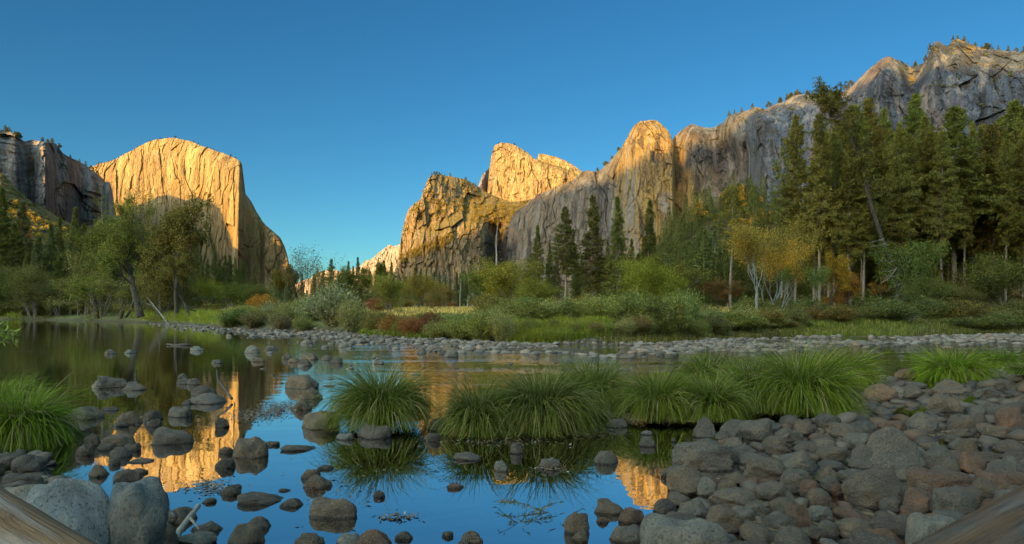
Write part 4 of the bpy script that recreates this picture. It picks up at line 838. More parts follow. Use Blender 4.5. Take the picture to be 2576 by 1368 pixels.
# standing dead trunks at the far meadow edge
for i, (x, yt, D) in enumerate([(1098, 694, 210), (1010, 742, 160), (1156, 700, 240), (1176, 742, 220), (1236, 690, 240), (1243, 720, 230), (1270, 735, 230), (1140, 745, 230), (1124, 740, 220), (1290, 715, 235), (1190, 735, 235), (1215, 700, 250)]):
    tm = MB(); X = PX(x, D); z = gz(X, D); H = PZ(yt, D)-z; q = np.linspace(0, 1, 8); ln = rn.uniform(-0.06, 0.06)
    tube(tm, np.stack([ln*H*q+0.08*np.sin(q*6+i), 0*q, H*q], 1), 0.26*(1-0.65*q), 6)
    for s in range(4):
        f = rn.uniform(0.5, 0.95); a = rn.uniform(0, 6); L = rn.uniform(0.5, 1.6)
        tube(tm, [(ln*H*f, 0, H*f), (ln*H*f+L*math.cos(a), L*math.sin(a), H*f+L*0.4)], [0.07, 0.02], 4, False)
    o = link('dead_tree', tm.mesh('dead_tree', M['deadwood'])); o.location = (X, D, z-0.1)
    tag(o, 'bare grey standing dead trunk at the far meadow edge', 'dead tree', 'dead trunks at the far meadow edge')
# conifers along the crests
def crest(ms, x, hgt, col, label, group, t=-1):
    m = MAS[ms]; i = int(np.argmin(np.abs(m['xs']-x))); p = m['V'][t, i]
    r = tree('crest_pine', CON['small'][rn.randrange(3)], p[0], p[1]+2, hgt, 10, rn.uniform(0, 6), (0.05, 0.07, 0.028), label, 'pine tree', group, rn.uniform(1.1, 1.8), p[2]-1.5)
    return r
for i in range(22): crest('west', rn.choice([rn.uniform(0, 60), rn.uniform(80, 170), rn.uniform(150, 250)]), rn.uniform(9, 17), G_WARM, 'tiny pine on the crest of the far left wall', 'pines on the far left crest')
for i in range(26): crest('cap', rn.uniform(230, 600), rn.uniform(6, 10), G_WARM, 'tiny pine on the summit rim of the golden monolith', 'pines on the monolith rim')
for i in range(12): crest('lower', rn.uniform(1085, 1250), rn.uniform(7, 12), G_WARM, 'tiny pine on the rim of the waterfall cliff', 'pines on the waterfall cliff rim')
for i in range(10): crest('middle', rn.uniform(1240, 1480), rn.uniform(6, 10), G_WARM, 'tiny pine on the domed middle rock', 'pines on the domed rock')
for i in range(62):
    x = rn.choice([rn.uniform(1500, 1575), rn.uniform(1830, 2150), rn.uniform(1850, 2150), rn.uniform(1985, 2040), rn.uniform(2270, 2340), rn.uniform(2390, 2580), rn.uniform(2440, 2580)])
    crest('south', x, rn.uniform(6, 13)*(1.0 if x < 2300 else 0.95), G_WARM, 'small pine on the crest of the long right wall', 'pines on the right wall crest')
# ---------------------------------------------------------------- forest masses and scrub (uncountable)
def lowtree(seed, H, R, n=420, tuft=0.95):
    g = np.random.default_rng(seed); f = g.random(n)**0.8; a = g.uniform(0, 6.28, n); r = R*(1-f)**0.8*g.uniform(0.3, 1.1, n)
    C = np.stack([r*np.cos(a), r*np.sin(a), H*(0.1+0.9*f)], 1); D = np.stack([np.cos(a), np.sin(a), -0.3+0.8*f], 1)+g.normal(size=(n, 3))*0.4
    mb = MB(); cards(mb, C, D, tuft*(1.3-0.7*f), tuft*0.5, g); q = np.linspace(0, 1, 4)
    tube(mb, np.stack([0*q, 0*q, H*q], 1), 0.012*H*(1-q*0.8), 4, False)
    return np.concatenate(mb.V), np.concatenate(mb.Q)
def blob(seed, R, n=90, tuft=1.0):
    g = np.random.default_rng(seed); d = g.normal(size=(n, 3)); d /= np.linalg.norm(d, axis=1)[:, None]; d[:, 2] = np.abs(d[:, 2])
    C = d*R*g.uniform(0.55, 1.0, n)[:, None]; mb = MB(); cards(mb, C, d*0.4+g.normal(size=(n, 3))*0.7, tuft, tuft*0.7, g)
    return np.concatenate(mb.V), np.concatenate(mb.Q)
def scatter(protos, pos, scl, seed):
    g = np.random.default_rng(seed); Vs = []; Qs = []; n = 0
    for p, s in zip(pos, scl):
        V, Q = protos[g.integers(0, len(protos))]; a = g.uniform(0, 6.28); c, s_ = math.cos(a), math.sin(a)
        W = V*np.array([1, 1, g.uniform(0.85, 1.15)])*s; W = np.stack([W[:, 0]*c-W[:, 1]*s_, W[:, 0]*s_+W[:, 1]*c, W[:, 2]], 1)+p
        Vs.append(W); Qs.append(Q+n); n += len(W)
    return np.concatenate(Vs), np.concatenate(Qs)
def on_mass(ms, cond, n, seed):
    g = np.random.default_rng(seed); m = MAS[ms]; nt, nx = m['Yp'].shape; out = []
    for _ in range(n*60):
        j = g.integers(1, nt); i = g.integers(0, nx); x, y = m['xs'][i], m['Yp'][j, i]
        if cond(x, y, g): out.append(m['V'][j, i]+np.array([g.normal()*2, g.normal()*2, -1]))
        if len(out) >= n: break
    return np.array(out)
LT = [lowtree(900+i, 20, 3.6) for i in range(5)]; BLB = [blob(950+i, 2.4) for i in range(5)]
g = np.random.default_rng(8)
pos = on_mass('apron', lambda x, y, g: x > 1600 and not (1745 < x < 1800 and 590 < y < 690 and g.random() < 0.75), 1900, 1)
V, Q = scatter(LT, pos, g.uniform(0.75, 1.6, len(pos)), 2)
tag(link('slope_forest', mesh('slope_forest', V, Q, None, M['forest'], False)), 'dark conifer forest covering the talus slope below the right wall', 'forest', None, 'stuff')
pos = on_mass('apron', lambda x, y, g: (1730 < x < 1930 and y < 600 and fbm(x/22, y/22, 0, 5, 2) > 0.15) or (1690 < x < 1950 and g.random() < 0.02), 75, 3)
V, Q = scatter(BLB, pos+np.array([0, -6, 5]), g.uniform(1.0, 2.2, len(pos)), 4)
tag(link('autumn_thicket', mesh('autumn_thicket', V, Q, None, M['yellow'], False)), 'yellow and orange autumn trees scattered through the slope forest', 'autumn trees', None, 'stuff')
# valley floor forest beyond the meadow
pos = []
for i in range(900):
    x = g.uniform(-300, 3000); D = g.uniform(380, 900)
    pos.append((PX(x, D), D, gz(PX(x, D), D)))
V, Q = scatter(LT, np.array(pos), g.uniform(0.7, 1.15, len(pos)), 6)
tag(link('valley_forest', mesh('valley_forest', V, Q, None, M['forest'], False)), 'distant conifer forest filling the valley floor', 'forest', None, 'stuff')
pos = []
for i in range(700):
    x = g.choice([g.uniform(-300, 420), g.uniform(1650, 3000)]); D = g.uniform(190, 330) if x > 1000 else g.uniform(300, 460); pos.append((PX(x, D), D, gz(PX(x, D), D)))
V, Q = scatter(LT, np.array(pos), g.uniform(0.8, 1.3, len(pos)), 7)
tag(link('bank_forest', mesh('bank_forest', V, Q, None, M['forest'], False)), 'unlit conifer thicket closing the view between the trunks of both banks', 'forest', None, 'stuff')
# pines one can tell apart on the wooded slope
ap = on_mass('apron', lambda x, y, g: 1640 < x < 2060 and y < 700, 46, 91)
for p in ap:
    tree('pine_tree', CON['slim'][rn.randrange(3)], p[0], p[1]-8, rn.uniform(17, 27), 30, rn.uniform(0, 6), jit(G_COOL), 'dark pine climbing the wooded slope under the right wall', 'pine tree', 'pines climbing the wooded slope', 1.25, p[2]-2)
for x, y in [(212, 560), (276, 545), (190, 520), (150, 545), (306, 600), (370, 600), (405, 585), (492, 600), (506, 640)]:
    con('slim', x, y, 262, G_MID, 'tall conifer standing behind the broadleaf trees of the left bank', 'tall conifers behind the left broadleaf trees', 1.15)
for i, x in enumerate([2062, 2098, 2166, 2262, 2285, 2326, 2368, 2425, 2472, 2530, 2562]):
    con('tall', x, 285+(i*37) % 90, 101+i % 3*3, (0.15, 0.165, 0.05), 'slender bare-trunked pine standing clear at the front of the right bank forest', 'slender pines at the front of the right bank forest', 0.78, i % 2)
# left hillside scrub: sunlit lower band and shaded upper part coloured into the leaves
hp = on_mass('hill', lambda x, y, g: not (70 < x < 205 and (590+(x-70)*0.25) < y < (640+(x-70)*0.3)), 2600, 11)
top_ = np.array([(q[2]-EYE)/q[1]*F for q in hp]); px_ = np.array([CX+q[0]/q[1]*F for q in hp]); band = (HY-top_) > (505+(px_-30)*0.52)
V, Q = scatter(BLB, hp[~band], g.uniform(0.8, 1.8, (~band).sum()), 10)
tag(link('hillside_scrub', mesh('hillside_scrub', V, Q, None, M['forest'], False)), 'scrub covering the upper left hillside, coloured dark for shade', 'scrub', None, 'stuff')
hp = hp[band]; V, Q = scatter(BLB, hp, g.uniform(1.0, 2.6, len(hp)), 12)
tag(link('hillside_scrub', mesh('hillside_scrub', V, Q, None, M['scrubsuntint'], False)), 'oak scrub on the lower left hillside, coloured gold for sunlight', 'scrub', None, 'stuff')
lp = on_mass('lower', lambda x, y, g: (y < 560 and x > 1040 and fbm(x/30, y/18, 0, 9, 3) > 0.0 and g.random() < 0.5) or (abs(y-(655-(x-1000)*0.42)) < 12 and 1010 < x < 1140) or (1190 < x < 1330 and 515 < y < 560), 1500, 13)
V, Q = scatter(BLB, lp, g.uniform(0.7, 2.0, len(lp)), 14)
mp = on_mass('middle', lambda x, y, g: (y > 470 and g.random() < 0.5) or fbm(x/20, y/20, 0, 19, 3) > 0.32, 500, 15)
V2, Q2 = scatter(BLB, mp, g.uniform(0.7, 1.8, len(mp)), 16)
hp2 = on_mass('high', lambda x, y, g: True, 260, 17); V3, Q3 = scatter(BLB, hp2, g.uniform(0.7, 1.8, len(hp2)), 18)
tag(link('cliff_scrub', mesh('cliff_scrub', np.concatenate([V, V2, V3]), np.concatenate([Q, Q2+len(V), Q3+len(V)+len(V2)]), None, M['scrub'], False)), 'scrub clinging to the benches of the waterfall cliff and domed rock', 'scrub', None, 'stuff')
sp = on_mass('south', lambda x, y, g: (x > 1480 and abs(y-(430+(x-1700)*0.95)) < 8 and 1690 < x < 1770) or (x > 1800 and fbm(x/26, y/12, 0, 29, 3) > 0.34) or (abs(y-(300+(x-1850)*0.05)) < 9 and 1800 < x < 1950), 900, 19)
V, Q = scatter(BLB, sp, g.uniform(0.5, 1.3, len(sp)), 20)
tag(link('wall_scrub', mesh('wall_scrub', V, Q, None, M['forest'], False)), 'dark shrubs and stunted pines on the ledges of the right wall', 'scrub', None, 'stuff')
# ---------------------------------------------------------------- grass
for i, (x, yb, hw, hp, nbl, col, lab) in enumerate(TUSSOCKS):
    X, Y, r = TUS[i]; z = gz(X, Y)-0.03
    W = hw/F*Y; H = (PZ(yb-hp, Y)-z)*0.93
    o = link('grass_tussock', tussock(500+i, W, H, nbl, 0.0135 if Y < 16 else 0.018)); o.location = (X, Y, z); o.color = (col[0]*0.98, col[1]*0.68, col[2]*0.75, 1)
    tag(o, lab, 'grass tussock')
def sedge(name, rows, n, hgt, col, label, seed, wid=0.03):
    """a strip of bank grass between two picture rows"""
    g = np.random.default_rng(seed); ns = 4; q = np.linspace(0, 1, ns)
    xs = [r[0] for r in rows]; x = xs[0]+(xs[-1]-xs[0])*g.beta(1.6, 1.6, n); y = ip(x, [(r[0], r[1]) for r in rows]); y2 = ip(x, [(r[0], r[2]) for r in rows])
    yy = y+(y2-y)*g.random(n); Y = EYE*F/(yy-HY); X = (x-CX)/F*Y; Z = ground_z(X, Y)
    h = hgt*g.uniform(0.6, 1.25, n)*(1+0.35*fbm(X/1.3, Y/1.3, 0, seed, 2)); a = g.uniform(0, 6.28, n)+0.0
    P = np.zeros((n, ns, 3)); P[:, 0] = np.stack([X, Y, Z], 1)
    for i in range(1, ns):
        th = 0.25*g.random(n)+1.3*q[i]**1.6*g.random(n); P[:, i] = P[:, i-1]+np.stack([np.sin(th)*np.cos(a), np.sin(th)*np.sin(a), np.cos(th)], 1)*(h/(ns-1))[:, None]
    sd = np.stack([-np.sin(a), np.cos(a), 0*a], 1); wd = wid*np.array([1, 0.9, 0.6, 0.1])
    V = np.stack([P-sd[:, None]*wd[None, :, None]/2, P+sd[:, None]*wd[None, :, None]/2], 2); b = (np.arange(n)*ns*2)[:, None]+(np.arange(ns-1)*2)[None]
    o = link(name, mesh(name, V.reshape(-1, 3), np.stack([b, b+1, b+3, b+2], -1).reshape(-1, 4), None, M['blade'])); o.color = (*col, 1)
    tag(o, label, 'grass', None, 'stuff')
sedge('bank_grass', [(1272, 856, 862), (1400, 855, 863), (1540, 852, 860)], 15000, 0.8, (0.17, 0.21, 0.03), 'bright yellow-green sedge bed on the middle of the far bank', 1, 0.05)
sedge('bank_grass', [(300, 803, 808), (420, 807, 814), (560, 815, 824)], 15000, 1.5, (0.20, 0.26, 0.04), 'yellow-green grass strip along the left part of the far bank', 2, 0.08)
sedge('bank_grass', [(1960, 834, 841), (2160, 830, 841), (2310, 830, 840)], 12000, 0.55, (0.13, 0.165, 0.035), 'green grass strip at the foot of the right forest', 3, 0.05)
sedge('bank_grass', [(1480, 852, 863), (1600, 850, 862), (1700, 846, 856), (1900, 838, 846), (2040, 834, 841)], 9000, 0.42, (0.13, 0.13, 0.04), 'sparse grass along the right half of the far bank', 4, 0.05)
sedge('bank_grass', [(900, 836, 843), (1000, 840, 848), (1100, 846, 852)], 7000, 0.7, (0.12, 0.16, 0.03), 'green grass under the rust-coloured thicket', 5, 0.05)
sedge('bank_grass', [(-60, 798.5, 802), (0, 799, 803), (55, 800, 804)], 5000, 2.2, (0.15, 0.22, 0.03), 'bright grass point at the left edge of the far pool', 6, 0.14)
sedge('bank_grass', [(2290, 829, 839), (2600, 829, 838)], 9000, 0.5, (0.09, 0.11, 0.03), 'dull ground grass under the far right forest', 7, 0.05)
g = np.random.default_rng(88); n = 30000; Y = g.uniform(95, 185, n); x = g.uniform(420, 2100, n); X = (x-CX)/F*Y; k = Y > EYE*F/(ip(x, BANK)-HY)+14; X, Y = X[k], Y[k]; n = len(X)
Z = ground_z(X, Y); mb = MB(); cards(mb, np.stack([X, Y, Z-0.05], 1), g.normal(size=(n, 3))*0.35+[0, 0, 1], g.uniform(0.35, 0.8, n), 0.16, g)
o = link('meadow_grass', mb.mesh('meadow_grass', M['blade'], False)); o.color = (0.46, 0.37, 0.13, 1); tag(o, 'dry straw-coloured meadow grass beyond the bank', 'grass', None, 'stuff')
# ---------------------------------------------------------------- stones
SC_G = (0.17, 0.135, 0.10); SC_B = (0.19, 0.13, 0.078); SC_R = (0.22, 0.11, 0.06); SC_P = (0.27, 0.24, 0.19); SC_D = (0.11, 0.08, 0.056)
PLACED = []; RK = []
rr = random.Random(3)
def rock(x0, x1, yt, yb, col, label=None, ang=False, group=None, rot=None, z0=0.0, sink=0.36, name='river_rock', vi=None):
    Y0 = EYE*F/(yb-HY)*(1-z0/EYE); Wd = (x1-x0)/F*Y0; dep = Wd*rr.uniform(0.62, 0.85)
    Y = Y0+dep*0.42; X = PX((x0+x1)/2, Y0)*(Y/Y0)**0.5
    zt = EYE-(yt-HY)/F*(Y+dep*0.12); zt = max(zt, z0+0.03)
    h = zt-z0; cz = z0+h*(-0.10 if z0 == 0 else 0.18); sz = zt-cz
    src = BIG if name == 'boulder' else (ANG if ang else ROUND); me = src[rr.randrange(len(src)) if vi is None else vi % len(src)]
    o = link(name, me); o.location = (X, Y, cz); o.scale = (Wd/2*1.04, dep/2*1.1, max(sz, 0.03)); 
    o.rotation_euler = (rr.uniform(-0.08, 0.08), rr.uniform(-0.1, 0.1), (rr.choice([0, math.pi])+rr.uniform(-0.25, 0.25)) if rot is None else rot)
    k = 1+rr.uniform(-0.15, 0.15); o.color = (col[0]*k, col[1]*k, col[2]*k, 1)
    tag(o, label, 'boulder' if Wd > 0.45 else 'rock', group); PLACED.append((X, Y, max(Wd, dep)/2)); RK.append(o); return o
POOL = [  # x0,x1,yt,yb,colour,angular,label
 (148, 246, 1022, 1056, SC_B, 0, 'long flat-topped rock near the left tussock'), (249, 293, 1022, 1034, SC_D, 1, 'thin dark mossy rock right of the long flat-topped one'), (292, 350, 1032, 1068, SC_B, 0, 'rounded rock with leaves beside it in the left pool'),
 (283, 320, 1062, 1074, SC_D, 0, 'low dark rock at the foot of the leaf-ringed rounded one'), (360, 404, 1030, 1058, SC_D, 1, 'dark lumpy rock left of the smooth domed one'), (420, 474, 1020, 1050, SC_G, 0, 'smooth domed grey rock at the edge of the golden reflection'),
 (366, 402, 1053, 1075, SC_D, 0, 'small dark rock below the lumpy one'), (382, 478, 1074, 1118, SC_G, 0, 'large smooth rock alone in the golden reflection'), (250, 330, 1092, 1124, SC_B, 0, 'low rounded rock topping the dark cluster'),
 (210, 254, 1088, 1122, SC_D, 1, 'pointed rock left of the dark cluster'), (188, 232, 1116, 1146, SC_B, 1, 'pale angular rock left of the dark cluster'), (240, 284, 1113, 1134, SC_D, 0, 'small dark rock on the left of the cluster'),
 (272, 325, 1122, 1152, SC_G, 0, 'front rounded rock of the dark cluster'), (308, 348, 1113, 1136, SC_D, 0, 'right rounded rock of the dark cluster'), (583, 668, 1097, 1152, SC_B, 0, 'big egg-shaped rock at the right edge of the golden reflection'),
 (540, 586, 1150, 1178, SC_D, 0, 'dark rock below the big egg-shaped one'), (547, 584, 1122, 1142, SC_B, 0, 'small rock left of the big egg-shaped one'), (664, 700, 1109, 1122, SC_D, 0, 'flat dark rock touching the right of the egg-shaped one'),
 (232, 312, 942, 976, SC_G, 1, 'slanted grey slab in the dark part of the pool'), (308, 366, 960, 982, SC_G, 1, 'flat stone ledge right of the slanted slab'), (478, 536, 968, 996, SC_D, 0, 'brown rounded rock behind the pale long one'), (478, 560, 988, 1016, SC_G, 0, 'long pale-backed rock right of the brown rounded one'),
 (445, 478, 950, 966, SC_D, 0, 'small dark rock at the back of the reflection edge'), (468, 500, 951, 968, SC_G, 0, 'small grey rock beside the dark one at the reflection edge'), (538, 574, 1049, 1076, SC_D, 1, 'cube-like dark rock in the golden reflection'), (452, 478, 1004, 1018, SC_D, 1, 'small pointed rock left of the long pale-backed one'),
 (716, 796, 941, 978, SC_B, 0, 'broad brown rock at the top of the group left of the lone tussock'), (756, 808, 974, 1004, SC_B, 0, 'round rock below the broad brown one'), (732, 782, 1002, 1032, SC_B, 0, 'round brown rock above the slope of fallen leaves'), (754, 850, 1028, 1080, SC_B, 1, 'large faceted rock half under the lone tussock'),
 (893, 980, 1066, 1104, SC_G, 0, 'rounded grey boulder in front of the lone tussock'), (842, 886, 1088, 1107, SC_P, 0, 'small pale rock left of the boulder below the tussock'), (778, 898, 1246, 1304, SC_B, 0, 'large smooth domed boulder in the blue lower pool'),
 (594, 710, 1234, 1268, SC_D, 0, 'long flat-topped dark rock in the blue lower pool'), (702, 760, 1253, 1276, SC_D, 0, 'small dome right of the long flat-topped rock'), (704, 796, 1117, 1134, SC_D, 0, 'thin flat slab barely above the water'), (760, 832, 1192, 1228, SC_B, 0, 'front one of the stacked pair of oval rocks'),
 (755, 804, 1178, 1206, SC_B, 0, 'rear one of the stacked pair of oval rocks'), (796, 836, 1169, 1182, SC_D, 1, 'dark sliver of rock above the stacked pair'), (280, 348, 1178, 1216, SC_D, 1, 'split angular rock above the pale boulders'), (218, 272, 1168, 1200, SC_B, 1, 'rough angular rock left of the split one'),
 (270, 300, 1150, 1170, SC_G, 0, 'small flat rock above the rough angular one'), (340, 402, 1224, 1284, SC_D, 1, 'dark wet pointed rock behind the grey boulder'), (398, 484, 1274, 1318, SC_B, 0, 'rounded brown rock left of the driftwood stick'), (470, 568, 1310, 1342, SC_G, 1, 'flat triangular rock right of the driftwood stick'),
 (436, 540, 1336, 1372, SC_P, 1, 'pale slab at the bottom edge beside the driftwood stick'), (572, 660, 1314, 1372, SC_B, 0, 'large round rock at the bottom edge right of the slabs'), (620, 676, 1298, 1332, SC_D, 0, 'rounded dark rock behind the large bottom round one'), (736, 812, 1338, 1378, SC_B, 0, 'rock cut by the bottom edge below the domed boulder'),
 (842, 908, 1340, 1376, SC_P, 0, 'pale rock cut by the bottom edge'), (896, 980, 1330, 1380, SC_R, 0, 'reddish rock cut by the bottom edge'), (990, 1038, 1336, 1360, SC_D, 0, 'small dark rock near the bottom edge centre'), (1150, 1180, 1358, 1376, SC_G, 0, 'small rock at the very bottom left of the round one'),
 (1158, 1214, 1334, 1370, SC_B, 0, 'round rock at the bottom edge below the tussock reflection'), (1110, 1140, 1336, 1352, SC_D, 0, 'little dark rock at the bottom between two rounds'), (1243, 1278, 1158, 1186, SC_P, 0, 'small pale round rock under the broad tussock reflection'),
 (1356, 1410, 1150, 1178, SC_G, 0, 'grey rock with a leaf ring at the edge of the blue reflection'), (1140, 1212, 1140, 1158, SC_G, 0, 'flat pale rock in the dark reflection'), (1490, 1560, 1132, 1168, SC_G, 0, 'smooth dark-backed rock with a flat tail'), (1284, 1316, 1112, 1142, SC_G, 0, 'small upright stone at the foot of the broad tussock'),
 (1688, 1700, 1100, 1112, SC_G, 0, 'tiny stone beside the right shore'), (1608, 1648, 1100, 1124, SC_G, 0, 'grey stone in the dark pool below the rounded tussock'), (1610, 1644, 1082, 1094, SC_P, 0, 'flat pale stone behind the grey one in the dark pool'), (1524, 1580, 1052, 1076, SC_G, 0, 'long stone at the foot of the middle tussocks'),
 (1064, 1106, 1088, 1110, SC_D, 0, 'dark rock between the lone tussock and the row'), (1076, 1130, 1050, 1084, (0.07, 0.085, 0.04), 0, 'mossy rock between the lone tussock and the row'), (1418, 1482, 1284, 1342, SC_B, 0, 'brown egg-like rock among the willow twigs'), (1440, 1480, 1334, 1364, SC_B, 1, 'rough rock below the brown egg-like one'),
 (1495, 1574, 1252, 1294, SC_B, 1, 'rough rock touched by the bare twig tips'), (1500, 1534, 1298, 1316, SC_R, 1, 'small reddish rock below the twig tips'), (1556, 1624, 1274, 1318, SC_R, 1, 'wedge-shaped reddish rock left of the huge bottom boulder'), (1534, 1628, 1320, 1366, SC_G, 0, 'long oval rock left of the huge bottom boulder'),
 (1122, 1166, 1214, 1230, SC_R, 0, 'flat reddish stone with leaves in the blue pool'), (938, 968, 1232, 1252, SC_D, 1, 'small dark three-cornered stone in the blue pool'), (552, 604, 1218, 1246, SC_D, 1, 'jagged dark stone pair above the long flat-topped rock'), (700, 730, 1228, 1236, SC_D, 0, 'tiny flat stone above the long flat-topped rock'),
 (508, 540, 1252, 1266, SC_D, 0, 'small flat dark rock in the blue patch'), (320, 382, 1155, 1166, SC_B, 0, 'flat stone at the left edge of the blue reflection'), (326, 366, 1176, 1192, SC_B, 0, 'low rock right of the split one'),
 (262, 290, 878, 890, SC_G, 0, 'small pale rock far out in the dark pool'), (312, 330, 879, 889, SC_P, 0, 'left one of two tiny far rocks in the dark pool'), (330, 344, 880, 888, SC_D, 0, 'right one of two tiny far rocks in the dark pool'), (476, 508, 870, 882, SC_P, 0, 'pale rock beside the floating branch'),
 (614, 650, 868, 888, SC_P, 0, 'pale peaked rock before the left end of the gravel bar'), (632, 664, 898, 910, SC_B, 0, 'low brown rock below the pale peaked one'), (532, 558, 904, 914, SC_G, 0, 'small rock at the top of the golden reflection'), (447, 470, 938, 952, SC_G, 0, 'pointed grey rock at the left top of the golden reflection'),
 (664, 698, 870, 880, SC_G, 0, 'low grey rock in the channel'), (708, 734, 888, 904, SC_G, 0, 'left rock of the cluster in the channel'), (724, 756, 898, 912, SC_B, 0, 'middle rock of the cluster in the channel'), (755, 798, 888, 905, SC_B, 0, 'right broad rock of the cluster in the channel'), (748, 782, 904, 920, SC_D, 0, 'front rock of the cluster in the channel'),
 (830, 862, 896, 914, SC_D, 0, 'dark pointed rock right of the channel cluster'), (808, 834, 893, 906, SC_G, 0, 'small rock between the channel cluster and the pointed one'), (850, 878, 858, 874, SC_P, 0, 'pale rock at the front of the gravel bar'), (1048, 1072, 874, 890, SC_G, 0, 'grey rock before the bar in the riffle'),
 (1116, 1152, 874, 898, SC_G, 0, 'large grey rock standing in the riffle'), (1112, 1140, 864, 884, SC_B, 0, 'brown rock leaning behind the large riffle rock'), (1104, 1122, 882, 892, SC_D, 0, 'small dark rock left of the large riffle rock'), (1548, 1584, 876, 900, SC_D, 0, 'dark cube-like rock in the riffle before the bar'),
 (1676, 1706, 888, 902, SC_D, 0, 'dark round rock in the channel right of the riffle'), (1300, 1330, 862, 880, SC_D, 1, 'large squarish rock at the edge of the bright sedge'), (1560, 1600, 890, 902, SC_G, 0, 'flat grey rock behind the middle tussocks'), (940, 966, 906, 916, SC_G, 0, 'mossy low rock behind the lone tussock'),
 (0, 30, 1136, 1176, SC_P, 0, 'pale rock at the left edge under the big tussock'), (24, 62, 1128, 1160, SC_G, 0, 'rounded stone second from the left edge under the tussock'), (62, 104, 1132, 1166, SC_P, 0, 'light rounded stone below the big left tussock'), (28, 52, 1154, 1176, SC_R, 0, 'small reddish stone at the left edge'),
 (94, 146, 1200, 1216, SC_B, 0, 'flat brown stone above the pale boulder'), (40, 80, 1158, 1176, SC_G, 0, 'small grey stone among the left edge stones'), (100, 136, 1158, 1172, SC_G, 0, 'flat stone right of the light rounded one'), (78, 112, 982, 1006, SC_G, 1, 'angular rock peeking out behind the left tussock'),
 (70, 130, 1196, 1226, SC_P, 0, 'rounded pale-brown stone behind the pale boulder'),
]
for r in POOL: rock(r[0], r[1], r[2], r[3], r[4], r[6], bool(r[5]))
